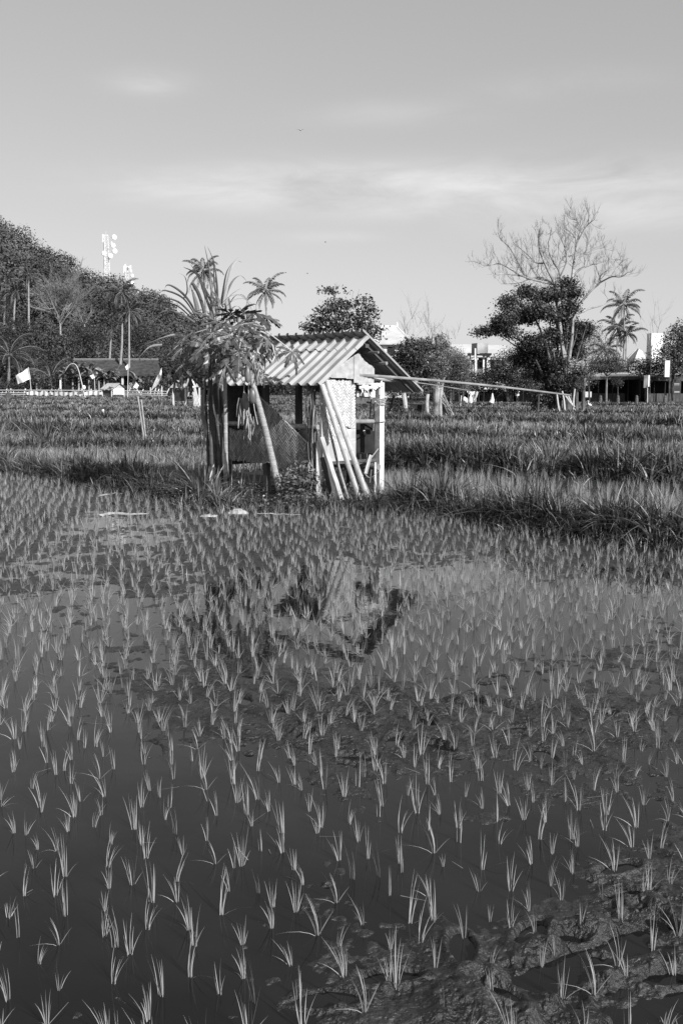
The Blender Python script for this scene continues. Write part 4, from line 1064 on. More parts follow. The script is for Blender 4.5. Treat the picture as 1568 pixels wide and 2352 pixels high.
Ph = np.stack([Xh.ravel(), Yh.ravel(), hill_h(Xh.ravel(), Yh.ravel())], 1); nc = len(xs)
ii = (np.arange(len(ys_) - 1)[:, None] * nc + np.arange(nc - 1)[None]).ravel()
o = build_grid('hill', Ph, np.stack([ii, ii + 1, ii + nc + 1, ii + nc], 1), soil_m); tag(o, 'steep wooded hill rising at the left behind the fields', 'hill', kind='structure')
blobs = []
for k in range(430):
    y = R.uniform(264, 385); x = (R.uniform(-170, 640) - 784) / FOC * YH * (y / YH) ** .5
    z = float(hill_h(x, y))
    if z < 1.5 and y > 285: continue
    r = R.uniform(3.4, 7.2); blobs.append((x, y, z + r * R.uniform(.35, .9), r, r, r * R.uniform(.7, 1.1)))
V = crown(blobs, 340000, .8, clump=8, sig=1.3, shell=.78, aspect=.6, up=.3, co=.42, ow=1.0)
o = build_poly('hillside_wood', V, hill_m, loc=(0, 0, 0)); tag(o, 'dense wood covering the whole hillside', 'wood', kind='stuff')
blobs = []
for k in range(95):
    px = R.uniform(-180, 700); Y = R.uniform(240, 262); r = R.uniform(2.6, 4.2)
    topy = np.interp(px, [-180, 0, 60, 200, 330, 470, 560, 620, 700], [700, 730, 740, 720, 745, 780, 830, 860, 880])
    py = R.uniform(topy + 10, 895); c = at(px, py, Y); blobs.append((c.x, c.y, c.z, r, r, r * .8))
for k in range(46):
    px = R.choice((R.uniform(-60, 262), R.uniform(318, 440))); Y = R.uniform(210, 220); r = R.uniform(1.0, 1.9); c = at(px, R.uniform(874, 902), Y); blobs.append((c.x, c.y, c.z, r, r, r))
V = crown(blobs, 90000, .42, clump=10, sig=1.7, shell=.5, aspect=.6, up=.3)
o = build_poly('foothill_thicket', V, dark_m, loc=(0, 0, 0)); tag(o, 'dark mass of bushes and trees at the foot of the hill', 'thicket', kind='stuff')

# ---- palms -----------------------------------------------------------------
def frond(Q, mb, c, az, el0, Lf, droop, leaf=.62, r=.05, n=22, hang=.55, wl=.06):
    d = Vector((math.cos(az), math.sin(az), 0)); P_ = []
    for i in range(9):
        f = i / 8; a = el0 - droop * f * f * 1.1 - droop * .25 * f
        P_.append((P_[-1] + (d * math.cos(a) + Vector((0, 0, math.sin(a)))) * Lf / 8) if P_ else Vector(c))
    mb.tube(P_, [r, r * .3], 4, cap=False)
    sd = Vector((-d.y, d.x, 0))
    for i in range(n):
        f = .14 + .84 * i / (n - 1); q = f * 8; j = min(int(q), 7); p = P_[j].lerp(P_[j + 1], q - j); t = (P_[j + 1] - P_[j]).normalized()
        ll = leaf * (1 - .62 * abs(f - .42) / .58) * R.uniform(.85, 1.1)
        for s in (-1, 1):
            dd = (sd * s * .62 + t * .65 + Vector((0, 0, -hang * R.uniform(.6, 1.3)))).normalized()
            w_ = t * wl * .5; e = p + dd * ll; m_ = p + dd * ll * .55 + Vector((0, 0, .02))
            Q.append([p - w_, m_ - w_ * 1.2, e, m_ + w_ * 1.2])
def palm(name, label, Y, foot, crownp, Lf, nf, r=.16, group='coconut palms', cat='palm', mat=None, bendp=None, elr=(1.35, -.75), drp=1.1, coco=True, wl=None, leaf=None):
    f = at(foot[0], foot[1], Y); c = at(crownp[0], crownp[1], Y)
    t = thing(name, f, label, cat, group)
    mid = f.lerp(c, .5) + Vector(((bendp or 0) / FOC * Y, 0, 0))
    m = MB(); pts = smooth_path([f, mid, c], 8); k = len(pts)
    m.tube(pts, [r * (1.25 - .55 * min(1, i / (k - 1) * 1.2)) * (1 + .06 * (i % 2)) for i in range(k)], 8); m.build('trunk', palmtrunk_m, t)
    Q = []; m = MB()
    for i in range(nf):
        f_ = (i + R.uniform(-.3, .3)) / nf; el = elr[0] + (elr[1] - elr[0]) * max(0, min(1, f_))
        frond(Q, m, c, i * 2.4 + R.uniform(-.3, .3), el, Lf * R.uniform(.9, 1.3), drp * R.uniform(.7, 1.2), leaf or Lf * .27, Lf * .011, 36, R.uniform(.6, 1.0), wl or max(.05, Y * .00048))
    m.build('frond_rib', M('frond_rib', .2, .35), t)
    build_poly('crown', np.array([[list(v) for v in q] for q in Q]), mat or palm_m, t)
    if coco:
        m = MB()
        for k in range(7): m.ell(c + Vector((R.gauss(0, .25), R.gauss(0, .25), -.25 + R.gauss(0, .12))), .13, .13, .16, 7, 5)
        m.build('coconut', mid_m, t)
    return t
palm('coconut_palm', 'dark coconut palm rising behind the cane clump leaves', 140, (487, 915), (467, 622), 3.0, 20, .17)
palm('coconut_palm', 'slender coconut palm standing alone against the sky left of the round tree', 150, (611, 915), (610, 668), 3.2, 18, .16, bendp=3)
palm('coconut_palm', 'tall coconut palm with slanted pale trunk left of the tile roofed house palm pair', 235, (270, 902), (279, 672), 4.6, 22, .26, bendp=6)
palm('coconut_palm', 'coconut palm with straight pale trunk rising right over the tiled house roof', 234, (297, 902), (297, 714), 4.6, 20, .25)
palm('coconut_palm', 'small drooping coconut palm just left of the slanted palm', 238, (252, 830), (259, 716), 3.6, 16, .2)
palm('coconut_palm', 'dark headed palm high on the slope at the left edge', 262, (10, 745), (14, 645), 5.0, 20, .22)
palm('coconut_palm', 'palm with bright white trunk below the hill near the left edge', 258, (31, 760), (36, 670), 4.6, 18, .24)
palm('coconut_palm', 'palm on the slope with broken pale trunk beside the bare tree', 256, (67, 765), (66, 630), 4.2, 16, .24)
palm('coconut_palm', 'low bushy coconut palm with big fronds at the left field edge', 222, (20, 905), (22, 815), 6.4, 20, .3, elr=(1.3, -.3), drp=.95)
palm('coconut_palm', 'low coconut palm whose fronds hang behind the large white flag', 226, (55, 905), (52, 850), 5.2, 14, .28, elr=(1.2, -.2))
palm('coconut_palm', 'stemless young palm spreading fronds right of the large white flag', 224, (120, 903), (118, 872), 6.2, 12, .2, elr=(1.35, .2), drp=.8, coco=False)
palm('coconut_palm', 'tall wind blown coconut palm right of the bare tree', 160, (1424, 905), (1432, 700), 3.5, 18, .17, bendp=4)
palm('coconut_palm', 'coconut palm with thin trunk just left of the tall right palm', 162, (1413, 905), (1417, 752), 3.2, 17, .15)
palm('coconut_palm', 'shorter coconut palm right of the tall right palm', 158, (1434, 905), (1438, 765), 2.9, 15, .14)
palm('coconut_palm', 'low palm crown behind the left side of the palm trio', 164, (1388, 905), (1390, 800), 3.2, 14, .14)
# banana plants
def banana(label, px, py, Y, hp_, n=8):
    f = at(px, py, Y); t = thing('banana_plant', f, label, 'banana plant', 'banana plants by the tiled house'); hgt = hp_ / FOC * Y
    m = MB(); m.tube([f, f + Vector((.05, 0, hgt * .5))], [.22, .14], 8); m.build('stem', palmtrunk_m, t)
    Q = []
    for k in range(n):
        a = R.uniform(0, 6.3); d = Vector((math.cos(a), math.sin(a), 0)); el = R.uniform(.5, 1.4); L_ = hgt * R.uniform(.45, .65); p = f + Vector((0, 0, hgt * .5)); prev = None; sd = Vector((-d.y, d.x, 0))
        for i in range(7):
            q = i / 6; e = el - 1.5 * q * q; p = p + (d * math.cos(e) + Vector((0, 0, math.sin(e)))) * L_ / 6; w_ = .45 * math.sin(math.pi * min(.97, .1 + q * .88))
            cur = (p - sd * w_ + Vector((0, 0, -.1 * w_)), p, p + sd * w_)
            if prev: Q += [[prev[0], prev[1], cur[1], cur[0]], [prev[1], prev[2], cur[2], cur[1]]]
            prev = cur
    build_poly('leaf_crown', np.array([[list(v) for v in q] for q in Q]), M('banana_leaf', .08, .3, mode='leaf', scale=.8, rough=.4, spec=.5), t)
for px, hp_, lb in ((150, 62, 'banana plant right of the narrow white banner'), (182, 78, 'tall banana plant with upright leaves left of the tiled roof'), (205, 70, 'banana plant behind the small curved pole flag'), (228, 62, 'banana plant leaning over the far left hut'), (250, 60, 'banana plant behind the far left hut roof'), (312, 50, 'banana plant in front of the dark veranda'), (168, 66, 'banana plant between the narrow banner and the tall upright one'), (85, 52, 'low banana plant behind the largest flag pole'), (240, 70, 'banana plant just left of the pennant pole')):
    banana(lb, px, 904, R.uniform(208, 214), hp_, 11)

# ---- bare pale tree on the hill ----------------------------------------------
f = at(140, 770, 285); t = thing('bare_tree', f, 'pale leafless bushy tree on the hillside left of the cell towers', 'tree')
m = MB(); m.tube([f, f + Vector((0, 0, 3))], [.3, .24], 7); m.build('trunk', pale_m, t)
m = MB()
for k in range(13):
    a = k * .7; branch(m, f + Vector((0, 0, R.uniform(2, 5))), Vector((math.cos(a) * .75, math.sin(a) * .5, 1)), R.uniform(7, 12), .17, 3, up=.12, n=4, kids=6, spread=.8, shrink=.52)
m.build('branches', M('pale_twig', .15, .32), t)
f = at(195, 745, 280); t = thing('bare_tree', f, 'smaller pale leafless tree right of the large bare hillside tree', 'tree'); m = MB(); m.tube([f - Vector((0, 0, 4)), f], [.2, .15], 6); m.build('trunk', pale_m, t); m = MB()
for k in range(6): branch(m, f, Vector((math.cos(k) * .9, math.sin(k) * .6, .7)), R.uniform(4, 5.5), .11, 3, up=.05, n=4, kids=5, spread=.8, shrink=.5)
m.build('branches', MATS['pale_twig'], t)

# ---- cell towers -----------------------------------------------------------------
def tower(label, px, Y, ytop, ybase, wtop, wbase, dishes, panels):
    s = Y / FOC; c0 = at(px, ybase + 45, Y); zt = at(px, ytop, Y).z; zb = c0.z
    t = thing('cell_tower', c0, label, 'cell tower', 'telecom towers on the hill')
    def w_(z): return (wbase + (wtop - wbase) * min(1, max(0, (z - zb) / (zt - zb)) ** .8)) * s / 2
    m = MB(); cn = ((-1, -1), (1, -1), (1, 1), (-1, 1)); nz_ = 16; r = .075
    rot_ = Matrix.Rotation(.35, 3, 'Z')
    def P(i, z): k = w_(z); return Vector((c0.x, c0.y, z)) + rot_ @ Vector((cn[i % 4][0] * k, cn[i % 4][1] * k, 0))
    zz = [zb + (zt - zb) * k / nz_ for k in range(nz_ + 1)]
    for i in range(4):
        m.tube([P(i, z) for z in zz], r * 1.3, 5)
        for k in range(nz_):
            m.tube([P(i, zz[k]), P(i + 1, zz[k + 1])], r * .7, 4); m.tube([P(i + 1, zz[k]), P(i, zz[k + 1])], r * .7, 4); m.tube([P(i, zz[k + 1]), P(i + 1, zz[k + 1])], r * .8, 4)
    m.tube([Vector((c0.x, c0.y, zt)), Vector((c0.x, c0.y, zt + 1.6))], .05, 5); m.build('lattice', steel_m, t)
    for dx, y, r_ in dishes:
        p = at(px + dx, y, Y - w_(zt) - .3); rr = r_ * s; m = MB(); ax = (Vector((.45, -.85, 0))).normalized()
        m.tube([p + ax * .5, p + ax * .42, p - ax * .1, p - ax * .3], [rr * .85, rr, rr, rr * .4], 16); q = Vector((c0.x, c0.y, p.z)); m.tube([p - ax * .3, q], .06, 5); m.build('dish_antenna', white_m, t)
    for dx, y0, y1, wd in panels:
        p = at(px + dx, y0, Y - .6); q = at(px + dx, y1, Y - .6); m = MB(); m.bar(p, q, wd * s, .25); mid = p.lerp(q, .5); m.tube([mid, Vector((c0.x, c0.y, mid.z))], .05, 5); m.build('panel_antenna', white_m, t)
tower('taller white lattice cell tower with five drum dishes on the hill', 248, 410, 540, 645, 8, 15, [(14.5, 545, 5.5), (12, 564, 5), (16, 577, 5.5), (-9, 582, 5.2), (6, 588, 5.2)], [(-11, 538, 556, 3), (-7, 557, 574, 3), (-6, 592, 609, 3), (9, 555, 563, 3)])
tower('shorter white lattice cell tower right of the taller one', 293, 430, 612, 665, 6, 9, [(4, 614, 2.6), (7.5, 623, 3), (10.5, 633, 3.6), (11, 650, 3.8)], [(-5, 607, 624, 2.6), (7.5, 609, 622, 2.6), (-8, 610, 627, 1.6)])

# ---- broadleaf trees ----------------------------------------------------------------
def broadleaf(name, label, Y, foot, blobs_px, n, size, mat, trunk_r=.2, limbs=6, group=None, cat='tree', tmat=None, fork=.45, stems=None, shell=.45, clump=12, sig=1.5, aspect=.55, k=.85):
    f = at(foot[0], foot[1], Y); t = thing(name, f, label, cat, group)
    B = [PB(*b[:4], Y, b[4] if len(b) > 4 else R.uniform(-1, 1), k) for b in blobs_px]
    m = MB(); fk = f.lerp(Vector(B[0][:3]), fork)
    m.tube(smooth_path([f, f.lerp(fk, .5) + rv(trunk_r * .3), fk]), [trunk_r, trunk_r * .8], 9)
    for b in B[:limbs]:
        c = Vector(b[:3]); mid = fk.lerp(c, .55) + rv(b[3] * .12); m.tube(smooth_path([fk, mid, c]), [trunk_r * .55, trunk_r * .12], 6)
        for q in range(4): branch(m, fk.lerp(c, R.uniform(.5, 1)), rv() + Vector((0, 0, .4)), b[3] * .8, trunk_r * .14, 1, n=4, kids=3)
    m.build('trunk', tmat or darkbark_m, t)
    build_poly('crown', crown(B, n, size, shell=shell, clump=clump, sig=sig, aspect=aspect), mat, t)
    return t
broadleaf('almond_tree', 'broad rounded dark tree with layered branches rising behind the hut roof', 120, (790, 920),
          [(780, 735, 62, 32), (735, 745, 40, 30), (835, 735, 40, 34), (765, 668, 38, 9), (790, 700, 60, 16), (845, 700, 22, 22), (750, 712, 30, 12), (710, 752, 18, 14), (868, 758, 16, 14), (800, 765, 60, 22), (745, 768, 40, 18), (840, 775, 36, 16)], 5200, .34, M('almond_leaf', .015, .075, mode='leaf', scale=.5, rough=.4, spec=.4), .28, 9, shell=.2, clump=8, sig=.9, aspect=.62)
broadleaf('bush', 'dense dark bush with big leaves right of the hut roof', 80, (945, 915), [(945, 810, 38, 34), (920, 840, 34, 34), (965, 845, 40, 36), (940, 880, 50, 26), (975, 795, 22, 18), (900, 850, 16, 30)], 15000, .19, mid_m, .12, 5, cat='bush')
broadleaf('bush', 'feathery lighter bush right of the cut stump tree', 95, (1040, 918), [(1035, 820, 28, 24), (1055, 845, 30, 28), (1025, 860, 26, 30), (1050, 880, 34, 22), (1062, 832, 18, 14)], 13000, .2, M('feathery', .06, .19, mode='leaf', scale=.6), .1, 4, cat='bush', aspect=.25)
broadleaf('tree', 'rounded bushy tree behind the leafy left side of the bare tree', 108, (1165, 920), [(1165, 838, 42, 36), (1140, 860, 34, 34), (1195, 860, 40, 40), (1170, 885, 50, 22), (1225, 870, 34, 36)], 10000, .2, mid_m, .2, 5)
broadleaf('tree', 'small round crowned roadside tree with thin forked trunk before the shops', 112, (1391, 922), [(1393, 828, 34, 24), (1372, 838, 24, 18), (1415, 838, 24, 18), (1393, 845, 40, 12)], 5500, .17, mid_m, .13, 4, fork=.62, tmat=bark_m)
broadleaf('tree', 'feathery tree between the bare tree and the palm trio', 118, (1352, 920), [(1350, 845, 30, 30), (1365, 765, 26, 22), (1340, 790, 22, 26), (1372, 800, 26, 22), (1340, 870, 30, 24)], 6500, .18, M('feathery2', .05, .17, mode='leaf', scale=.6), .12, 5, aspect=.3)
broadleaf('tree', 'big leaved dark tree at the right edge below the white block', 122, (1545, 920), [(1545, 790, 36, 32), (1565, 765, 30, 30), (1525, 815, 34, 22), (1575, 820, 40, 34), (1556, 845, 46, 20), (1600, 780, 40, 50)], 8000, .26, mid_m, .2, 6)
broadleaf('tree', 'low dense mango like tree over the shop roof', 126, (1482, 920), [(1480, 838, 40, 16), (1500, 845, 34, 20), (1465, 850, 26, 14), (1520, 850, 30, 16)], 6000, .22, mid_m, .16, 4, aspect=.3)
broadleaf('tree', 'dark low tree mass behind the signboard', 116, (1075, 920), [(1068, 872, 26, 20), (1095, 880, 28, 24), (1110, 868, 20, 22), (1050, 885, 24, 20)], 4500, .2, dark_m, .12, 4)
broadleaf('sapling', 'lollipop shaped roadside sapling left of the hanging banner', 116, (1418, 922), [(1418, 878, 13, 10)], 900, .13, dark_m, .06, 1, fork=.8, cat='sapling')
# leafless twigs standing over bushes
for k, (px, py, Y, L_, lb) in enumerate(((935, 800, 84, 2.6, 'thin leafless sapling above the bush behind the hut'), (985, 800, 86, 2.8, 'thin bare twigs rising over the cut stump'), (1035, 805, 97, 2.2, 'thin bare twigs above the feathery bush'), (1495, 800, 124, 4.5, 'thin bare twigs rising left of the edge tree'))):
    f = at(px, py, Y); f0 = Vector((f.x, f.y, .0)); m = MB(); m.tube([f0, f], [.05, .035], 5)
    for q in range(4): branch(m, f, Vector((R.gauss(0, .5), R.gauss(0, .4), 1)), L_ * R.uniform(.7, 1.1), .028, 2, n=4, kids=4)
    tag(m.build('bare_sapling', pale_m, loc=f0), lb, 'sapling')

# ---- the big bare tree with leafy companion ------------------------------------------------
TY = 78.0
f = at(1302, 948, TY); f.z = 0
bt = thing('bare_tree', f, 'large tree with bare white spreading branches above dark foliage', 'tree')
m = MB()
trunkp = [(1302, 948), (1303, 915), (1304, 880), (1300, 858)]
m.tube(smooth_path([at(*p, TY) for p in trunkp]), [.5, .42, .36, .33, .31, .30, .29, .28, .28, .27, .27, .26, .25], 10)
for px, dx in ((1280, -6), (1322, 4), (1338, 3)): m.tube(smooth_path([at(px, 948, TY - .4), at(px + dx * .3, 905, TY - .2), at(px + dx, 868, TY)]), [.16, .12], 7)
m.build('trunk', M('old_bark', .05, .17, rough=.9, scale=2, bump=.6), bt)
LIMBS = [
    ([(1300, 862), (1297, 800), (1303, 720), (1313, 639), (1318, 599), (1325, 556), (1333, 524), (1343, 500)], .24, 1.0),
    ([(1300, 862), (1288, 780), (1280, 700), (1274, 656), (1259, 624), (1250, 604), (1239, 576), (1236, 546), (1239, 524)], .22, -2.0),
    ([(1280, 700), (1271, 653), (1239, 638), (1209, 638), (1191, 606), (1170, 569), (1147, 546), (1145, 524)], .16, 2.0),
    ([(1292, 740), (1286, 634), (1271, 604), (1259, 571), (1266, 524)], .15, 1.5),
    ([(1271, 653), (1235, 645), (1199, 634), (1149, 606), (1119, 609), (1086, 600)], .13, -1.5),
    ([(1313, 639), (1328, 621), (1353, 609), (1380, 602), (1403, 594), (1432, 599)], .13, 2.5),
    ([(1300, 862), (1312, 780), (1318, 720), (1353, 671), (1377, 649), (1378, 634), (1403, 614)], .19, -1.2),
    ([(1318, 725), (1350, 710), (1376, 703), (1400, 692), (1415, 686)], .12, 1.0), ([(1377, 649), (1403, 636), (1425, 636), (1440, 626)], .09, -2.0),
    ([(1318, 601), (1332, 590), (1348, 579), (1368, 568), (1381, 564)], .10, .5), ([(1333, 524), (1326, 508), (1308, 503)], .06, .4), ([(1328, 550), (1345, 520), (1362, 506)], .07, -.8), ([(1325, 556), (1312, 536), (1292, 524)], .06, 1.2),
    ([(1250, 604), (1230, 603), (1205, 580), (1180, 560)], .10, 2.2), ([(1199, 634), (1165, 630), (1133, 629)], .08, -2.2), ([(1280, 715), (1262, 655), (1225, 640), (1190, 650), (1150, 652)], .09, 1.4),
    ([(1271, 604), (1290, 590), (1316, 588)], .09, 1.0), ([(1300, 862), (1308, 800), (1330, 745), (1360, 738)], .12, 2.0), ([(1286, 634), (1300, 600), (1296, 570), (1285, 545)], .09, -1.0)]
m = MB()
for pix, r, dy in LIMBS:
    n_ = len(pix); y0 = TY if pix[0][1] > 850 else TY + dy * .3
    P_ = smooth_path([at(x, y, y0 + dy * i / (n_ - 1)) for i, (x, y) in enumerate(pix)], 4); k = len(P_)
    m.tube(P_, [r * .78 * (1 - .8 * i / (k - 1)) for i in range(k)], 7, cap=False)
    for i in range(int(k * .3), k, 1):
        if P_[i].z < at(0, 690, TY).z: continue
        for q in range(1 if i % 3 else 2):
            tdir = (P_[min(i + 1, k - 1)] - P_[i - 1]).normalized()
            branch(m, P_[i], tdir * .5 + rv(.55) + Vector((0, 0, .35)), R.uniform(.9, 2.3) * (1.12 - .72 * i / k), .021 * (1.2 - .5 * i / k), 2, up=.32, n=4, kids=4, spread=.7, shrink=.5)
m.build('limb', M('bare_limb', .16, .46, rough=.8, scale=2), bt)
def c4b(cx, cy, rx, ry, dy=0): x, y = c4(cx, cy); return (x, y, rx * .3593, ry * .3593, dy)
cb = [c4b(*b) for b in ((460, 690, 80, 55, -1), (560, 620, 60, 45, 0), (700, 640, 130, 55, -.5), (620, 730, 120, 50, -1.5), (850, 620, 90, 45, .5), (300, 870, 80, 30, -1), (440, 800, 90, 60, -1.5), (560, 780, 90, 55, -1), (700, 760, 110, 45, -.6), (820, 560, 60, 30, 0), (460, 880, 90, 30, -1), (840, 720, 60, 45, 0), (380, 850, 70, 45, 0))]
f2 = at(1262, 945, TY - 1.5); f2.z = 0
lt = thing('leafy_tree', f2, 'dark leafy many stemmed tree growing into the left side of the bare tree', 'tree')
B = [PB(*b[:4], TY - 1.0, b[4] * 1.2, .9) for b in cb]
build_poly('crown', crown(B, 17000, .19, shell=.25, clump=14, sig=1.3, aspect=.5, up=.6), dark_m, lt)
m = MB()
for pix, r in (([(1262, 945), (1258, 900), (1240, 850), (1215, 800), (1180, 775)], .15), ([(1268, 945), (1266, 890), (1262, 830), (1245, 770), (1220, 720), (1195, 700)], .14), ([(1275, 945), (1275, 880), (1280, 800), (1275, 730), (1255, 690)], .14), ([(1285, 945), (1288, 880), (1300, 800), (1300, 720), (1305, 660)], .13), ([(1240, 850), (1225, 828), (1190, 800), (1150, 772)], .09), ([(1310, 940), (1312, 870), (1330, 800), (1345, 750)], .10), ([(1270, 880), (1272, 820), (1262, 760), (1270, 700)], .08), ([(1282, 860), (1290, 790), (1282, 730)], .06), ([(1296, 860), (1310, 790), (1308, 740)], .06), ([(1255, 890), (1250, 800), (1232, 740)], .06), ([(1290, 850), (1320, 780), (1325, 730)], .06)):
    P_ = smooth_path([at(x, y, TY + .2 + R.uniform(-.9, .9)) for x, y in pix], 5); m.tube(P_, [r, r * .35], 7, cap=False)
m.build('trunk', M('stem_bark', .06, .17, rough=.85, scale=2), lt)
vb = [PB(*c4b(*b)[:4], TY, b[4], .9) for b in ((620, 950, 120, 60, 0), (760, 900, 100, 60, .5), (880, 880, 80, 70, 1), (560, 1040, 110, 70, 1.5), (700, 1040, 110, 70, 1), (650, 1130, 90, 60, 1), (880, 1000, 70, 60, 1.5), (950, 850, 50, 40, 1), (800, 800, 70, 40, .5), (900, 1130, 40, 25, -.5), (720, 1180, 60, 30, 0), (640, 1330, 40, 30, 0), (700, 1250, 40, 40, .5), (800, 1240, 50, 50, -1.0), (760, 1180, 50, 40, -1.2), (850, 1200, 40, 50, -.9), (680, 1290, 50, 40, -.6), (780, 1090, 60, 60, -1.0))]
o = build_poly('creeper_mass', crown(vb, 34000, .18, shell=.2, clump=10, sig=1.6, aspect=.5), M('creeper_leaf', .010, .075, mode='leaf', scale=.8, rough=.45), loc=f2)
tag(o, 'dark creeper smothering the lower trunks of the bare tree', 'creeper')
for k, (pix, lb) in enumerate((([(1278, 905), (1283, 945)], 'white upright stake left of the bare trunk'), ([(1290, 898), (1296, 948)], 'white stake close against the bare trunk'), ([(1319, 893), (1316, 952)], 'pale stake under the leafy clump right of the bare trunk'), ([(1295, 905), (1318, 935)], 'pale slanting prop before the bare trunk'), ([(1304, 910), (1331, 965)], 'long thin pole leaning right below the bamboo end'), ([(1156 + 80, 905), (1233, 950)], 'dark thin post standing left of the creeper'))):
    m = MB(); a, b_ = (at(x, y, TY - 3.2) for x, y in pix); m.tube(smooth_path([b_, b_.lerp(a, .5) + rv(.03), a]), [.085, .06], 7); tag(m.build('wooden_stake', darkbark_m if k == 5 else M('stake_wood', .4, .6, bump=.3), loc=b_), lb, 'stake')
m = MB(); cvine = at(1328, 888, TY - 2)
leafy('leafy_bush', 'small round leafy clump on a thin stem right of the bare trunk', 'bush', cvine + Vector((0, 0, -.4)), .55, .4, .7, 420, .16, mid_m)

# ---- shelter and stump in the middle ground ------------------------------------------------
SY = 60.0
f = at(1001, 962, SY); f.z = 0
st = thing('stump_tree', f, 'tall pale cut off tree trunk with leafy regrowth behind the hut', 'tree')
m = MB(); m.tube(smooth_path([f, at(1001, 930, SY), at(1003, 880, SY), at(1006, 830, SY), at(1005, 775, SY)]), [.26, .17, .19, .15, .16, .18, .2, .23, .17, .15, .2, .15, .18, .21, .15, .18, .2][:17], 9)
m.tube(smooth_path([f + Vector((.25, -.1, 0)), at(1010, 920, SY), at(1015, 880, SY), at(1018, 868, SY)]), [.12, .10], 8); m.build('trunk', M('blotchy_bark', .08, .5, rough=.85, scale=1.6, bump=.6), st)
B = [PB(*b, SY, dy, .9) for *b, dy in ((998, 800, 9, 10, .3), (1014, 800, 9, 16, 0), (1012, 850, 12, 14, -.2), (1000, 845, 8, 10, -.3), (1008, 775, 8, 6, 0), (1022, 792, 8, 12, 0), (1004, 820, 10, 16, -.3), (1018, 835, 10, 16, -.2), (1000, 870, 9, 14, -.3))]
build_poly('foliage', crown(B, 3400, .14, shell=.2, clump=8, sig=1.2, aspect=.4), M('stump_leaf', .06, .22, mode='leaf', scale=1), st)
sh = thing('ruined_shelter', gp(950, 955), 'low ruined thatched shelter overgrown with creeper right of the hut post', 'shelter'); zero = Vector((0, 0, 0))
def S(px, py, dy=0): return at(px, py, SY + dy)
for pix, r in (([(982, 958), (980, 925), (982, 905)], .1), ([(932, 950), (929, 920), (926, 903)], .13)):
    m = MB(); m.tube(smooth_path([S(*p) for p in pix]), [r, r * 1.1], 8); m.build('post', pale_m, sh)
m = MB(); m.tube([S(918, 905, .5), S(986, 907, 1.0)], .06, 7); m.tube([S(930, 927), S(982, 928)], .04, 6); m.tube([S(940, 915, 2), S(978, 912, 2)], .04, 6); m.build('beam', darkbark_m, sh)
m = MB(); m.bar(S(958, 952, .5), S(958, 930, .5), .9, .05, side=(1, 0, 0)); m.build('board_panel', black_m, sh)
Vq = crown([PB(912, 925, 14, 26, SY, .3), PB(925, 945, 18, 10, SY), PB(900, 905, 10, 8, SY), PB(945, 942, 10, 8, SY)], 1500, .13, clump=8, sig=1.2, aspect=.4)
build_poly('creeper', Vq, mid_m, sh)
Vq = crown([PB(950, 901, 32, 3, SY, .5)], 700, .22, shell=.1, clump=6, sig=.8, aspect=.15); tag(build_poly('thatch', Vq, M('thatch', .1, .22, mode='leaf', scale=2), sh), kind='stuff')
bs = thing('stick_bundle', gp(1028, 960), 'bundle of thin sticks leaning against the cut stump tree', 'sticks')
for k in range(13):
    a = S(1010 + R.uniform(-2, 8), 905 + R.uniform(-12, 16), R.uniform(-.2, .2)); b_ = gp(1016 + k * 2.6, 957 + R.uniform(-3, 3)); m = MB(); m.tube([b_, a], [.05, .03], 5); m.build('stick', M('stick_wood', .3, .5), bs)
lk = at(905, 905, SY - 4); lf_ = gp(893, 950); m = MB(); m.tube([lf_, lk], .07, 6); tag(m.build('timber_prop', darkbark_m, loc=lf_), 'dark prop leaning at the left side of the ruined shelter', 'prop')

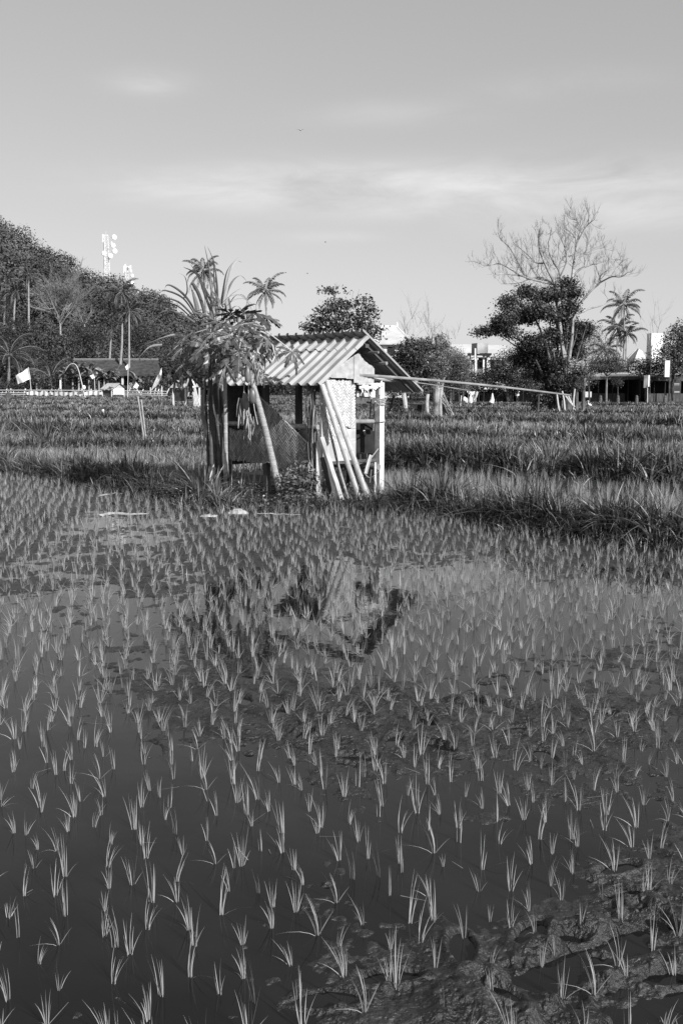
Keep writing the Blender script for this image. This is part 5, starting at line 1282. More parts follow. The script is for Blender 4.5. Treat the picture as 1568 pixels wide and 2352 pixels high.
# ---- small huts ----------------------------------------------------------------------
def small_hut(label, Y, pxl, pxr, peave, pridge, pbase, pxr2, front=True, wall=None, box=None):
    """gable hut turned like the main one; eave runs pxl..pxr, ridge end at pxr2"""
    o = at((pxl + pxr) / 2, pbase, Y); t = thing('field_hut', (o.x, o.y, 0), label, 'hut', 'small tin roofed field huts'); s = Y / FOC
    ze = H + (HZ - peave) * s; zr = H + (HZ - pridge) * s; rx = (pxr2 - pxr) * s
    E0 = at(pxl, peave, Y + (pxr - pxl) * s * .9); E1 = at(pxr, peave, Y); E0.z = E1.z = ze
    l_ = (E0 - E1); l_.z = 0; Lh = l_.length; l_.normalize(); g_ = Vector((-l_.y, l_.x, 0)); g_ = g_ if g_.x > 0 else -g_
    wd = rx / max(g_.x, .2); up = (g_ * wd + Vector((0, 0, zr - ze))); sl = up.length; upn = up.normalized(); n_ = lv.cross(upn); n_ = (Vector((-up.z * g_.x, -up.z * g_.y, wd))).normalized()
    m = MB(); corr(m, E1, l_, upn, n_, Lh, sl, period=Lh / 14, h=.05, seg=2); m.build('roof_sheet', paleroof_m if False else metal_m, t)
    rp = E1 + up; dn = (g_ * wd * 1.15 - Vector((0, 0, (zr - ze) * 1.15))); m = MB(); n2_ = Vector((dn.z * -g_.x, dn.z * -g_.y, wd * 1.15)).normalized(); corr(m, rp, l_, dn.normalized(), n2_, Lh, dn.length, period=Lh / 14, h=.05, seg=2); m.build('roof_sheet', metal_m, t)
    for a, b_ in ((.12, .15), (.12, .85), (1.7, .15), (1.7, .85)):
        p = E1 + g_ * wd * a + l_ * Lh * b_; m = MB(); m.bar((p.x, p.y, -.1), (p.x, p.y, ze + (.05 if a < 1 else .1)), .16, .16); m.build('post', post_m, t)
    m = MB(); p0 = E1 + g_ * wd * .15 + l_ * Lh * .12; p1 = E1 + g_ * wd * 1.72 + l_ * Lh * .12; pk = E1 + up + l_ * Lh * .12 - Vector((0, 0, .12))
    q0 = Vector((p0.x, p0.y, ze)); q1 = Vector((p1.x, p1.y, ze + .1)); th = l_ * .04
    m.add([q0, q1, pk, q0 + th, q1 + th, pk + th], [(0, 1, 2), (5, 4, 3), (0, 3, 4, 1), (1, 4, 5, 2), (2, 5, 3, 0)]); m.build('gable_board', wood_m, t)
    if wall:
        a, z0, z1, mt_ = wall; m = MB(); pa = E1 + g_ * wd * .2 + l_ * Lh * .1; pb_ = E1 + g_ * wd * (.2 + a) + l_ * Lh * .1; m.bar((pa.x, pa.y, (z0 + z1) / 2), (pb_.x, pb_.y, (z0 + z1) / 2), z1 - z0, .05, side=(0, 0, 1)); m.build('front_panel', mt_, t)
    if box:
        z0, z1 = box; m = MB(); pa = E1 + g_ * wd * .15 + l_ * Lh * .15; pb_ = E1 + g_ * wd * .15 + l_ * Lh * .88; m.bar((pa.x, pa.y, (z0 + z1) / 2), (pb_.x, pb_.y, (z0 + z1) / 2), z1 - z0, .05, side=(0, 0, 1)); m.build('side_panel', woodd_m, t)
        m = MB(); pa = E1 + g_ * wd * 1.5 + l_ * Lh * .2; pb_ = E1 + g_ * wd * 1.5 + l_ * Lh * .85; m.bar((pa.x, pa.y, (z0 + ze) / 2), (pb_.x, pb_.y, (z0 + ze) / 2), ze - z0, .05, side=(0, 0, 1)); m.build('back_panel', black_m, t)
    m = MB(); c = E1 + g_ * wd * .9 + l_ * Lh * .5; m.box((c.x, c.y, .65), (wd * 1.5, Lh * .7, .08), Matrix.Rotation(math.atan2(g_.y, g_.x), 3, 'Z')); m.build('floor_boards', woodd_m, t)
    return t
small_hut('far small hut with tin roof and white front panel by the left fence', 189, 229, 259, 894.5, 880.5, 912, 273, wall=(1.4, .5, 1.6, cloth_m), box=(.4, 1.3))
small_hut('mid distance tin roofed hut behind the cane clump with white leaning poles', 97, 390, 430, 891, 870, 934, 447, wall=(.9, 1.0, 1.9, cloth_m), box=(.55, 1.6))
small_hut('small tin roofed hut with washing on the right field edge', 112, 1029, 1068, 898.5, 889.5, 926, 1082, box=(.3, 1.0))
bs = thing('pole_bundle', gp(448, 936), 'white poles leaning against the mid distance hut behind the cane', 'poles')
for k in range(5):
    b_ = gp(446 + k * 3.5, 936 + k % 2); a = at(438 + k * 2, 880, 97.5); m = MB(); m.tube([b_, a], [.07, .05], 6); m.build('pole', post_m, bs)
m = MB(); c = at(441, 886, 96.6); m.ell(c, .28, .2, .5, 12, 8); tag(m.build('white_sack', cloth_m), 'white sack hanging under the eave of the mid distance hut', 'sack')
# cloths by the right hut
def cloth(name, label, cat, pix, Y, mat=None, wob=.08):
    P_ = [at(x, y, Y) for x, y in pix]; m = MB(); n_ = 8; V = []; Fq = []
    for i in range(n_ + 1):
        for j in range(n_ + 1):
            u, v = i / n_, j / n_; p = (P_[0] * (1 - u) + P_[1] * u) * (1 - v) + (P_[3] * (1 - u) + P_[2] * u) * v
            p = p + Vector((0, wob * math.sin(u * 7 + v * 3) + wob * .5 * math.sin(u * 15 - v * 4), wob * .3 * math.sin(u * 9 + v))); V.append(p)
    th = Vector((0, .012, 0)); V2 = V + [p + th for p in V]; N_ = len(V)
    for i in range(n_):
        for j in range(n_):
            a = i * (n_ + 1) + j; q = (a, a + n_ + 1, a + n_ + 2, a + 1); Fq.append(q); Fq.append(tuple(x + N_ for x in q[::-1]))
    m.add(V2, Fq); return tag(m.build(name, mat or cloth_m), label, cat)
cloth('white_cloth', 'triangular white cloth stretched under the right small hut eave', 'cloth', [(1071, 899), (1091, 899), (1086, 908), (1079, 908)], 108)
cloth('white_cloth', 'long white cloth hanging slanted right of the small hut', 'cloth', [(1094, 899), (1099, 900), (1091, 920), (1087, 919)], 107.5)
for k, (px, y0, y1, lb) in enumerate(((1066, 911, 921, 'white bag standing in front of the small right hut'), (1080, 908, 926, 'tall white bag on a stake below the stretched cloth'), (1070, 913, 925, 'grey bag between the white bags by the small right hut'))):
    m = MB(); p = at(px, y1, 107); q = at(px, y0, 107); m.tube([p, p.lerp(q, .2), p.lerp(q, .7), q], [.16, .2, .17, .05], 8); tag(m.build('cloth_bag', post_m if k == 2 else cloth_m, loc=p), lb, 'bag')
for k, (px, y1, y0, Y, lb) in enumerate(((1056, 938, 908, 88, 'slim white stake left of the small right hut'), (1092, 940, 905, 87, 'thin stake right of the small right hut'), (238, 950, 940, 70, 'short white peg standing alone in the left field'), (373, 932, 886, 100, 'thin white pole left of the mid distance hut'))):
    b_ = at(px, y1, H * FOC / (y1 - HZ)); a = at(px + (3 if k == 0 else -1), y0, b_.y); m = MB(); m.tube([b_ - Vector((0, 0, .05)), a], [.045, .03] if k != 2 else [.09, .09], 6); tag(m.build('field_stake', white_m, loc=b_), lb, 'stake')
sp_ = thing('stake_pair', gp(333, 1010), 'pair of tall thin crossed bamboo stakes in the left field', 'stakes')
for a, b_ in (((317, 910), (331, 1008)), ((325, 918), (336, 1012))):
    p = gp(*b_); q = at(*a, p.y); m = MB(); m.bamboo(p, q, .03, node=.3, n=6, hollow=False); m.build('stake', M('grey_bamboo', .25, .4), sp_)
def scare(label, px, y1, y0, Y):
    b_ = at(px, y1, Y); t = thing('bird_scarer', b_, label, 'bird scarer'); q = at(px, y0 + 5, Y)
    m = MB(); m.tube([b_, q], .03, 5); m.build('stick', wood_m, t); m = MB(); p0 = at(px, y0 + 22, Y); m.tube([p0 + Vector((-.1, 0, 0)), p0.lerp(q, .4), p0.lerp(q, .75), at(px, y0, Y)], [.26, .2, .13, .04], 9); m.build('hood', cloth_m, t)
scare('white hooded plastic bird scarer on a stick in the right field', 1130, 932, 903, 100)

# ---- flags, fence, banner cloth -------------------------------------------------------------
def flag(label, Y, pole, cl, curved=None):
    ft = at(*pole[0], Y); t = thing('field_flag', ft, label, 'flag', 'white flags over the left field')
    m = MB(); m.tube(smooth_path([at(*p, Y) for p in pole]), [.07, .05], 6); m.build('pole', M('pale_pole', .5, .65), t)
    P_ = [at(x, y, Y - .1) for x, y in cl]; n_ = 8; V = []; Fq = []
    for i in range(n_ + 1):
        for j in range(n_ + 1):
            u, v = i / n_, j / n_; p = (P_[0] * (1 - u) + P_[1] * u) * (1 - v) + (P_[3] * (1 - u) + P_[2] * u) * v; V.append(p + Vector((0, .25 * math.sin(u * 6 + v * 2), .08 * math.sin(u * 9))))
    N_ = len(V); V += [p + Vector((0, .02, 0)) for p in V]
    for i in range(n_):
        for j in range(n_): a = i * (n_ + 1) + j; q = (a, a + n_ + 1, a + n_ + 2, a + 1); Fq += [q, tuple(x + N_ for x in q[::-1])]
    m = MB(); m.add(V, Fq); m.build('cloth', cloth_m, t); return t
flag('largest white flag flying on a slanted pole at the left', 195, [(73, 903), (70, 875), (66, 843)], [(66, 844), (37, 864), (41, 883), (70, 871)])
flag('narrow upright white banner on a pole right of the largest flag', 200, [(141, 901), (141, 868)], [(141, 871), (138, 873), (136, 893), (141, 893)])
flag('small white flag on a bent pole above the banana plants', 200, [(219, 900), (217, 870), (214, 858)], [(215, 858), (206, 864), (209, 872), (218, 868)])
flag('white pennant on the tall pole before the tiled house', 185, [(293, 927), (294, 880), (295, 836)], [(295, 833), (287, 845), (288, 851), (295, 848)])
flag('small white flag with pointed top right of the pennant pole', 190, [(320, 903), (314, 890), (312, 878)], [(312, 876), (306, 893), (313, 898), (319, 886)])
flag('tall narrow white sail flag leaning beside the papaya leaves', 150, [(345, 905), (357, 875), (372, 845)], [(371, 846), (372, 872), (356, 890), (345, 899)])
bp_ = at(198, 935, 150); bp_.z = 0; m = MB(); m.tube(smooth_path([bp_, at(192, 895, 150), at(181, 850, 150), at(172, 836, 150), at(160, 838, 150), at(151, 851, 150)]), [.09, .03], 6); tag(m.build('bent_pole', M('pale_pole', .5, .65), loc=bp_), 'tall bent pole curving over at the left field edge', 'pole')
m = MB(); p = at(193, 890, 149.8); m.ell(p, .3, .25, .35, 9, 6); tag(m.build('white_bundle', cloth_m), 'small white bundle tied on the bent pole', 'bundle')
FYY = 205.0
fe = thing('field_fence', at(120, 907, FYY), 'long pale bamboo fence with leaning slats along the far left field edge', 'fence')
for k, (y0, y1) in enumerate(((896, 898), (902, 903), (906, 907))):
    m = MB(); m.tube([at(-40, y0, FYY), at(150, y0 + .5, FYY), at(290, y1, FYY), at(385, y1 + 1, FYY)], .09, 6); m.build('rail', wood_m, fe)
for k in range(60):
    px = -30 + k * 7.0 + R.uniform(-2, 2); m = MB(); a = at(px, 909, FYY + .2); b_ = at(px + R.uniform(-2, 9), 894 + R.uniform(-5, 7), FYY + .2); m.bar(a, b_, R.uniform(.08, .26), .05, seg=1); m.build('slat', R.choice((cloth_m, post_m, bark_m, wood_m)), fe)
V = []; Fq = []; n_ = 90
for i in range(n_ + 1):
    x = 62 + 178 * i / n_; sc_ = abs(math.sin(i * .33)) ; yb_ = 906 + (3 + 4 * float(vnoise(i * .21, 3.0, 5))) * sc_ * (1 - abs(i / n_ - .5) * 1.2)
    yt_ = 897 + 5 * float(vnoise(i * .33, 9.0, 15))
    for y in (yt_, (yt_ + yb_) / 2, yb_): V.append(at(x, y, FYY - .8 + .25 * math.sin(i * 1.1)))
for i in range(n_):
    for j in range(2): a = i * 3 + j; Fq.append((a, a + 3, a + 4, a + 1))
N_ = len(V); V += [p + Vector((0, .03, 0)) for p in V]; Fq += [tuple(x + N_ for x in q[::-1]) for q in Fq]
m = MB(); m.add(V, Fq); tag(m.build('net_cloth', M('net_fabric', .3, .75, scale=.35)), 'long scalloped white cloth hung along the far left fence', 'cloth')
bt_ = at(20, 910, 170); m = MB(); m.tube([bt_ - Vector((0, 0, .3)), bt_, bt_ + Vector((0, 0, .75))], [.9, .8, .05], 10); tag(m.build('straw_heap', darkbark_m), 'small dark conical heap at the left field edge', 'heap')

# ---- buildings -------------------------------------------------------------------------
def roofquad(m, pts, th=.25):
    P_ = [Vector(p) for p in pts]; d = Vector((0, 0, -th)); n_ = len(P_)
    m.add(P_ + [p + d for p in P_], [tuple(range(n_)), tuple(range(2 * n_ - 1, n_ - 1, -1))] + [(i, i + n_, (i + 1) % n_ + n_, (i + 1) % n_) for i in range(n_)])
# tiled house at the left
HY = 232
b0 = at(270, gY(HY), HY); th_ = thing('tiled_house', b0, 'long low house with dark tiled roof and shaded veranda at the left', 'house')
m = MB(); ea = 861; rg = 826.5
roofquad(m, [at(158, ea, HY - 1), at(372, ea, HY - 1), at(362, rg, HY + 5), at(172, rg, HY + 5)]); roofquad(m, [at(172, rg, HY + 5), at(362, rg, HY + 5), at(372, ea, HY + 11), at(158, ea, HY + 11)]); m.build('roof', tile_m, th_)
m = MB(); m.tube([at(170, rg - .6, HY + 5), at(364, rg - .6, HY + 5)], .28, 6); m.build('roof_ridge', bark_m, th_)
m = MB(); m.tube([at(282, 829, HY + 4.2), at(262, ea, HY - 1.2)], .16, 6); m.build('hip_ridge', woodd_m, th_)
m = MB(); p, q = at(165, 880, HY + 5), at(368, 880, HY + 5); m.bar(p, q, 5.4, 6, side=(0, 0, 1)); m.build('wall', black_m, th_)
for px in (282, 322, 366): m = MB(); a = at(px, 905, HY); b_ = at(px, 860, HY); m.bar(a, b_, .45, .45); m.build('veranda_post', white_m if px == 322 else post_m, th_)
m = MB(); m.bar(at(298, 889, HY - .4), at(346, 889, HY - .4), 1.0, .3, side=(0, 0, 1)); m.build('parapet', bark_m, th_)
m = MB()
for y in (880, 884): m.tube([at(298, y, HY - .4), at(346, y, HY - .4)], .05, 5)
for k in range(13): m.tube([at(298 + k * 4, 880, HY - .4), at(298 + k * 4, 886, HY - .4)], .05, 5)
m.build('railing', post_m, th_)
# pale hipped house
HY = 175; th_ = thing('hip_roof_house', at(900, gY(HY), HY), 'pale hip roofed house partly hidden by the round tree', 'house')
m = MB(); A_, B_, C_, D_ = at(846, 788, HY), at(946, 788, HY), at(960, 788, HY + 14), at(832, 788, HY + 14); r0, r1 = at(878, 749.5, HY + 7), at(911, 750.5, HY + 7)
roofquad(m, [A_, B_, r1, r0]); roofquad(m, [B_, C_, r1]); roofquad(m, [C_, D_, r0, r1]); roofquad(m, [D_, A_, r0]); m.build('roof', paleroof_m, th_)
m = MB(); m.tube([r0, r1], .16, 6); m.tube([r1, B_], .12, 6); m.tube([r0, A_], .12, 6); m.ell(r1 + Vector((0, 0, .35)), .18, .18, .5, 8, 6); m.build('roof_ridge', white_m, th_)
m = MB(); p, q = at(852, 788, HY + 1), at(940, 788, HY + 1); zt = p.z - .1; m.box(((p.x + q.x) / 2, HY + 6.5, zt / 2), (q.x - p.x, 11, zt)); m.build('wall', white_m, th_)
for px in (870, 898, 925): c = at(px, 806, HY + .9); m = MB(); m.box(c, (1.2, .2, 1.5)); m.build('window', black_m, th_)
# long pale roofed house
HY = 170; th_ = thing('pale_roof_house', at(1090, gY(HY), HY), 'long house with pale tiled roof behind the water tank', 'house')
m = MB(); r0, r1 = at(1016, 790, HY + 5), at(1160, 793, HY + 5); e0, e1 = at(1000, 823, HY - 1), at(1172, 823, HY - 1); roofquad(m, [e0, e1, r1, r0]); e2, e3 = e1 + Vector((0, 12, 0)), e0 + Vector((0, 12, 0)); roofquad(m, [r0, r1, e2, e3]); m.build('roof', paleroof_m, th_)
m = MB(); m.box(((e0.x + e1.x) / 2, HY + 5, e0.z / 2 - .15), ((e1.x - e0.x) * .94, 8, e0.z - .3)); m.build('wall', bark_m, th_)
for px in (1040, 1075, 1112, 1135): c = at(px, 835, HY + .95); m = MB(); m.box(c, (1.6, .25, 1.3)); m.build('window', black_m, th_)
# water tank tower
HY = 150; wt = thing('water_tank', at(1100, gY(HY), HY), 'rusty square water tank raised on white posts', 'water tank')
s_ = HY / FOC; rt = Matrix.Rotation(.75, 3, 'Z'); c = at(1101, 801, HY)
m = MB(); m.box(c, (37 * s_ * .74, 37 * s_ * .74, 24 * s_), Matrix.Rotation(.35, 3, 'Z')); m.build('tank', M('tank_metal', .12, .45, rough=.7, scale=.6, bump=.2), wt)
for px, wd in ((1079, .2), (1092, .3), (1110, .25), (1121, .55)): m = MB(); a = at(px, 905, HY); b_ = at(px, 812, HY); m.bar((a.x, a.y, 0), b_, wd, wd, seg=1); m.build('post', white_m, wt)
m = MB(); m.bar(at(1075, 814, HY), at(1126, 814, HY), .3, 2, side=(0, 0, 1)); m.bar(at(1098, 826, HY + .2), at(1128, 826, HY + .2), .7, .3, side=(0, 0, 1)); m.build('platform', black_m, wt)
# white block at the right
HY = 250; s_ = HY / FOC; wb = thing('white_tower_block', at(1503, gY(HY), HY), 'plain white tower block standing above the trees at the right', 'building')
rt = Matrix.Rotation(-.30 + math.pi / 4 + .42, 3, 'Z'); c = at(1503, 765, HY); m = MB(); zt = c.z
E_ = [at(1485, 765, HY + 2.5), at(1495.5, 764.5, HY), at(1522, 765, HY + 1.8)]; E_.append(E_[0] + E_[2] - E_[1])
for e in E_: e.z = zt
m.add([(e.x, e.y, 0) for e in E_] + [tuple(e) for e in E_], [(0, 1, 5, 4), (1, 2, 6, 5), (2, 3, 7, 6), (3, 0, 4, 7), (4, 5, 6, 7)]); m.build('wall', white_m, wb)
dvec = (E_[2] - E_[1]); nrm_ = Vector((dvec.y, -dvec.x, 0)).normalized(); m = MB(); p = E_[1] + dvec * .72 + nrm_ * .08 - Vector((0, 0, 1.2)); m.bar(p, p - Vector((0, 0, 1.3)), .6, .1); m.build('window', post_m, wb)
HY = 185; dg = thing('dark_gable_house', at(1455, gY(HY), HY), 'house with steep dark roof and pale side right of the palm trio', 'house')
m = MB(); a, b_, c, d = at(1433, 828, HY), at(1456, 826, HY), at(1466, 801, HY + 2), at(1461, 801, HY + 2); roofquad(m, [a, b_, c, d]); m.build('roof', woodd_m, dg); m = MB(); roofquad(m, [b_, at(1482, 822, HY + 3), at(1474, 806, HY + 3), c]); m.build('roof', paleroof_m, dg)
m = MB(); m.box(at(1458, 858, HY + 3), (3.2, 3, 5)); m.build('wall', post_m, dg); m = MB(); m.tube([at(1440, 824, HY - .2), at(1461, 802, HY + 1.5)], .06, 5); m.build('roof_edge', post_m, dg)
blobs = []
for k in range(70):
    px = R.uniform(880, 1720); Y = R.uniform(137, 150); r = R.uniform(1.6, 2.8); topy = np.interp(px, [880, 1000, 1080, 1130, 1200, 1400, 1460, 1560, 1720], [850, 850, 868, 862, 850, 850, 850, 815, 790])
    c = at(px, R.uniform(topy + 12, 908), Y); blobs.append((c.x, c.y, c.z, r, r, r * .75))
o = build_poly('filler_thicket', crown(blobs, 42000, .3, clump=10, sig=1.6, shell=.4, aspect=.5), dark_m, loc=(0, 0, 0)); tag(o, 'dark continuous thicket added behind the roadside shops to fill their shade', 'thicket', kind='stuff')  # dark foliage added to fill the tree-shaded band behind the shops
# road and shops -----------------------------------------------------------
m = MB(); m.add([(6, 119, .03), (70, 116, .03), (80, 124, .03), (6, 127, .03)], [(0, 1, 2, 3)]); tag(m.build('road', asph_m, loc=(30, 120, .03)), 'narrow asphalt road passing in front of the shops', 'road', kind='structure')
def shop(label, px0, px1, Y, proof, peave, roofm, posts, extra=None):
    a = at(px0, gY(Y), Y); b_ = at(px1, gY(Y), Y); s_ = Y / FOC; ze = H + (HZ - peave) * s_; zr = H + (HZ - proof) * s_
    t = thing('roadside_shop', ((a.x + b_.x) / 2, Y, 0), label, 'shop', 'low roadside shops with dark open fronts')
    m = MB(); roofquad(m, [(a.x, Y, ze), (b_.x, Y, ze), (b_.x, Y + 5, zr), (a.x, Y + 5, zr)], .12); m.build('roof', roofm, t)
    m = MB(); m.box(((a.x + b_.x) / 2, Y + 5, zr / 2 - .1), (b_.x - a.x, .2, zr - .3)); m.build('back_wall', black_m, t)
    for xx in (a.x + .1, b_.x - .1): m = MB(); m.box((xx, Y + 2.6, ze / 2 - .1), (.15, 4.6, ze - .3)); m.build('side_wall', black_m, t)
    m = MB(); m.bar((a.x, Y - .05, ze - .25), (b_.x, Y - .05, ze - .25), .4, .08, side=(0, 0, 1)); m.build('fascia', extra or woodd_m, t)
    for px in posts: p = at(px, gY(Y), Y + .2); m = MB(); m.bar((p.x, p.y, 0), (p.x, p.y, ze - .1), .10, .10); m.build('post', black_m, t)  # posts coloured near-black to carry the deep shade under the trees
    m = MB(); m.box(((a.x + b_.x) / 2, Y + 2.5, .55), ((b_.x - a.x) * .7, .8, 1.1)); m.build('counter', woodd_m, t)
    return t
shop('dark open shop with pale ribbed awning left of the bare tree', 1098, 1175, 129, 876, 886, paleroof_m, (1110, 1130, 1152, 1170), cloth_m)
shop('dark shop behind the leafy tree stems with bright white sheet on its roof', 1176, 1298, 130, 872, 887, woodd_m, (1200, 1240, 1270))
shop('long dark cafe front with sunlit pale roof left of the hanging banner', 1322, 1466, 128, 855, 864, paleroof_m, (1336, 1372, 1405, 1440), woodd_m)
shop('dark shop front under the edge tree at the far right', 1468, 1640, 127, 860, 867, tile_m, (1500, 1525, 1545, 1568))
m = MB(); p = at(1194, 885.5, 127); m.box(p, (20 / FOC * 127, .1, 8 / FOC * 127)); tag(m.build('white_signboard', white_m), 'blank white signboard above the shop behind the tree stems', 'sign')
m = MB(); a = at(1336, 885, 126.5); roofquad(m, [at(1334, 885, 125.5), at(1351, 884, 125.5), at(1356, 875, 127.5), at(1340, 875, 127.5)], .05); tag(m.build('shop_awning', post_m), 'small grey fabric awning of the long cafe front', 'awning')
m = MB(); p = at(1349, 906, 126); m.box(p, (.8, .5, .7)); tag(m.build('food_cart', post_m), 'small grey cart under the cafe awning', 'cart')
m = MB(); m.tube([at(1160, 890, 124), at(1160, 900, 124)], [.28, .22], 8); tag(m.build('paper_lantern', white_m), 'white lantern shaped banner hanging before the ribbed awning shop', 'banner')
for k, (px, lb) in enumerate(((1378, 'kerb bollard below the round crowned roadside tree'), (1418, 'kerb bollard beside the lollipop sapling'), (1461, 'kerb bollard left of the hanging banner pole'), (1526, 'kerb bollard under the white box sign'))):
    p = at(px, 915, 115); m = MB(); m.tube([(p.x, p.y, 0), (p.x, p.y, .55), (p.x, p.y, .62), (p.x, p.y, .78)], [.2, .2, .17, .17], 10); m.ell((p.x, p.y, .82), .17, .17, .14, 10, 6); tag(m.build('kerb_bollard', M('bollard_stone', .06, .14), loc=(p.x, p.y, 0)), lb, 'bollard', 'kerb bollards before the shops')  # stone colour darkened to stand in for the shade before the shops
# banner signs, boards
bn = thing('banner_sign', at(1485, 915, 116), 'grey printed banner box hanging from a thin pole before the shops', 'banner'); m = MB(); p = at(1486, 920, 116); m.tube([(p.x, p.y, 0), at(1486, 862, 116)], .05, 6); m.build('pole', post_m, bn)
m = MB(); m.box(at(1481.5, 876.5, 115.9), (9 / FOC * 116, .25, 28 / FOC * 116)); m.build('banner_face', M('printed_banner', .06, .3, scale=1.1), bn)
m = MB(); m.box(at(1488.3, 875, 115.9), (3 / FOC * 116, .25, 26 / FOC * 116)); m.build('banner_edge', white_m, bn)
wbx = thing('box_sign', at(1531, 915, 117), 'tall white box sign on a pole among the right edge trees', 'sign'); m = MB(); p = at(1536, 915, 117.4); m.tube([(p.x, p.y, 0), at(1537, 820, 117.4)], .1, 6); m.build('pole', darkbark_m, wbx); m = MB(); m.box(at(1530.5, 847, 117), (10.5 / FOC * 117, .3, 37 / FOC * 117)); m.build('sign_box', white_m, wbx)
db = thing('menu_board', at(1553, 915, 121), 'dark upright menu board at the far right shop front', 'sign'); m = MB(); m.box(at(1553, 889, 121), (18 / FOC * 121, .12, 34 / FOC * 121)); m.build('board', M('menu_face', .02, .07, scale=1.5), db); m = MB()
for y in (881, 884, 899, 901): m.bar(at(1547, y, 120.9), at(1559, y, 120.9), .05, .02, side=(0, 0, 1))
m.build('lettering_line', post_m, db)
for px in (1546, 1560): m = MB(); a = at(px, 906, 121); m.bar((a.x, a.y, 0), (a.x, a.y, 1.2), .08, .08); m.build('leg', woodd_m, db)
# painted signboard with script
sg = thing('name_board', at(1064, gY(105), 105), 'grey signboard with white cursive lettering left of the water tank', 'sign')
m = MB(); m.box(at(1064.5, 853, 105), (25 / FOC * 105, .1, 22 / FOC * 105)); m.build('board', M('sign_face', .09, .11), sg)
for px in (1054, 1075): m = MB(); a = at(px, 915, 105.1); m.bar((a.x, a.y, 0), at(px, 842, 105.1), .08, .08); m.build('post', woodd_m, sg)
def text(body, px, py, Y, hgt, parent, shear=.3):
    cu = bpy.data.curves.new('lettering', 'FONT'); cu.body = body; cu.size = hgt; cu.align_x = 'CENTER'; cu.align_y = 'CENTER'; cu.shear = shear; cu.extrude = .008
    to = bpy.data.objects.new('tmp', cu); C.objects.link(to); dg_ = bpy.context.evaluated_depsgraph_get(); me = bpy.data.meshes.new_from_object(to.evaluated_get(dg_)); bpy.data.objects.remove(to)
    p = at(px, py, Y); me.transform(Matrix.Rotation(math.pi / 2, 4, 'X')); me.transform(Matrix.Translation(p - org(parent))); me.materials.clear(); return _link('lettering', me, white_m, parent, p, False)
text('Elysian Villas', 1064.5, 849, 104.9, .24, sg)
m = MB()
for y, x0, x1 in ((856, 1056, 1071), (859.5, 1058, 1069), (862, 1061, 1069)): m.bar(at(x0, y, 104.92), at(x1, y - .4, 104.92), .05, .02, side=(0, 0, 1))
m.build('lettering_line', white_m, sg)
# utility pole, lamp, wires
up_ = thing('utility_pole', at(1090.5, 915, 125), 'thin pale utility pole with sagging wires before the water tank', 'utility pole'); m = MB(); p = at(1090.5, 915, 125); m.tube([(p.x, p.y, 0), at(1090.5, 800, 125)], [.14, .1], 8); m.build('pole', white_m, up_)
m = MB()
for a, mid, b_ in (((960, 800), (1040, 822), (1090.5, 812)), ((1090.5, 812), (1140, 822), (1300, 838)), ((1090.5, 819), (1150, 832), (1300, 846)), ((1040, 834), (1065, 828), (1090.5, 819)), ((1300, 838), (1450, 842), (1640, 800)), ((1380, 853), (1460, 848), (1640, 818))): m.tube(smooth_path([at(*a, 125), at(*mid, 125), at(*b_, 125)], 8), .05, 5, cap=False)
m.build('wire', black_m, up_)
lp = thing('street_lamp', at(1080, 915, 126), 'street lamp arm with long pale head left of the utility pole', 'street lamp'); m = MB(); p = at(1085, 915, 126); m.tube(smooth_path([(p.x, p.y, 0), at(1085, 870, 126), at(1084, 836, 126), at(1072, 830, 126)]), .06, 6); m.build('pole', post_m, lp)
m = MB(); m.ell(at(1064, 826.5, 126), .55, .2, .14, 10, 6, Matrix.Rotation(.35, 3, 'Y')); m.build('lamp_head', white_m, lp)
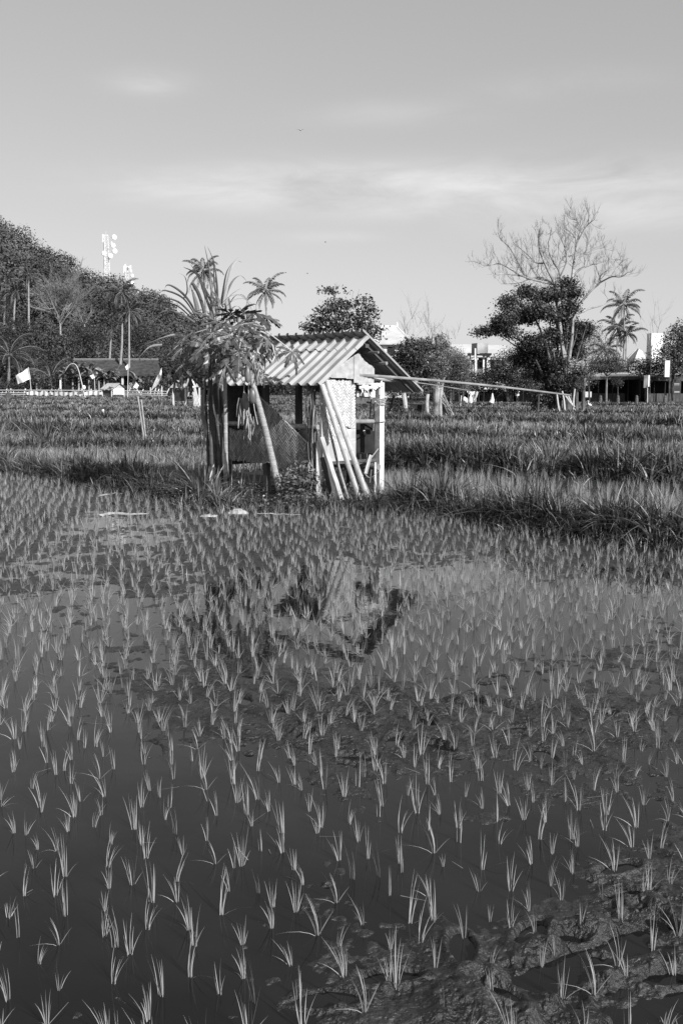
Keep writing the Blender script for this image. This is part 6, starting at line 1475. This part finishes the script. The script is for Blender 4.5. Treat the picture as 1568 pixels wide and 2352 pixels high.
# person by the shops, egret, birds -------------------------------------------------
def person(label, px, Y, hgt=1.65):
    p = at(px, gY(Y), Y); p.z = .04
    J = {'pel': (0, 0, .53), 'ch': (0, 0, .76), 'nk': (0, -.01, .86), 'hd': (0, -.02, .95), 'sl': (-.10, 0, .80), 'el': (-.13, -.02, .62), 'wl': (-.12, -.09, .48), 'sr': (.10, 0, .80), 'er': (.13, -.01, .62), 'wr': (.13, -.06, .46), 'kl': (-.055, -.02, .28), 'al': (-.06, 0, .03), 'tl': (-.065, -.08, .015), 'kr': (.055, 0, .28), 'ar': (.06, .02, .03), 'tr': (.065, -.06, .015)}
    Rd = {'pel': .085, 'ch': .10, 'nk': .035, 'hd': .062, 'sl': .045, 'el': .032, 'wl': .024, 'sr': .045, 'er': .032, 'wr': .024, 'kl': .045, 'al': .028, 'tl': .022, 'kr': .045, 'ar': .028, 'tr': .022}
    Eg = [('pel', 'ch'), ('ch', 'nk'), ('nk', 'hd'), ('ch', 'sl'), ('sl', 'el'), ('el', 'wl'), ('ch', 'sr'), ('sr', 'er'), ('er', 'wr'), ('pel', 'kl'), ('kl', 'al'), ('al', 'tl'), ('pel', 'kr'), ('kr', 'ar'), ('ar', 'tr')]
    ks = list(J); me = bpy.data.meshes.new('person'); me.from_pydata([tuple(c * hgt for c in J[k]) for k in ks], [(ks.index(a), ks.index(b_)) for a, b_ in Eg], [])
    o = bpy.data.objects.new('person', me); C.objects.link(o); o.location = p; ORG[o.name] = Vector(p)
    sk = o.modifiers.new('skin', 'SKIN'); sb = o.modifiers.new('sub', 'SUBSURF'); sb.levels = sb.render_levels = 1
    for i, k in enumerate(ks): me.skin_vertices[0].data[i].radius = (Rd[k] * hgt, Rd[k] * hgt * .8); me.skin_vertices[0].data[i].use_root = (k == 'pel')
    me.materials.append(M('skin', .2, .25)); tag(o, label, 'person')
    m = MB(); q = Vector(p); m.tube([q + Vector((0, 0, .50 * hgt)), q + Vector((0, 0, .6 * hgt)), q + Vector((0, 0, .78 * hgt)), q + Vector((0, 0, .845 * hgt))], [.115 * hgt, .11 * hgt, .13 * hgt, .05 * hgt], 10)
    for s in (-1, 1): m.tube([q + Vector((s * .1 * hgt, 0, .81 * hgt)), q + Vector((s * .135 * hgt, -.015, .64 * hgt))], [.05 * hgt, .042 * hgt], 8)
    m.build('shirt', cloth_m, o); m = MB()
    for s in (-1, 1): m.tube([q + Vector((s * .045 * hgt, 0, .53 * hgt)), q + Vector((s * .057 * hgt, -.015 * hgt, .28 * hgt)), q + Vector((s * .06 * hgt, .01, .05 * hgt))], [.075 * hgt, .056 * hgt, .042 * hgt], 8)
    m.build('trousers', black_m, o); m = MB(); m.ell(q + Vector((0, .004 * hgt, .972 * hgt)), .062 * hgt, .066 * hgt, .052 * hgt, 10, 6); m.build('hair', black_m, o)
person('person in a white shirt and dark trousers standing before the dark shop', 1187, 122)
eg = gp(1353, 938); m = MB(); P_ = [eg + Vector(v) for v in ((.16, 0, .22), (.05, 0, .30), (-.08, 0, .36), (-.14, 0, .46), (-.10, 0, .58), (-.13, 0, .66), (-.22, 0, .655), (-.34, 0, .63))]
m.tube(smooth_path(P_, 3), [.02, .06, .09, .11, .11, .10, .08, .06, .045, .035, .03, .03, .03, .035, .045, .045, .04, .025, .012, .008, .006, .004][:22], 8)
for s in (-.03, .03): m.tube([eg + Vector((0, s, -.02)), eg + Vector((.01, s, .28))], .012, 5)
tag(m.build('egret', cloth_m, loc=eg), 'white egret standing in the rice right of the bare tree', 'egret')
for k, (px, py, Y, sp_x, lb) in enumerate(((690, 299, 120, .55, 'pale bird high in the middle of the sky'), (747, 556, 150, .5, 'tiny dark bird in the sky above the round tree'), (656, 626, 160, .45, 'tiny dark bird right of the lone palm crown'), (706, 628, 160, .45, 'tiny dark bird between the lone palm and the round tree'))):
    c = at(px, py, Y); m = MB(); m.ell(c, .09, .28, .07, 8, 6)
    for s in (-1, 1): m.add([c + Vector((0, .14, .02)), c + Vector((s * sp_x * .5, .08, .10)), c + Vector((s * sp_x, -.06, .04)), c + Vector((s * sp_x * .5, -.08, .08)), c + Vector((0, -.1, .02))], [(0, 1, 3, 4), (1, 2, 3)])
    tag(m.build('bird', cloth_m if k == 0 else darkbark_m), lb, 'bird', 'birds in the sky')
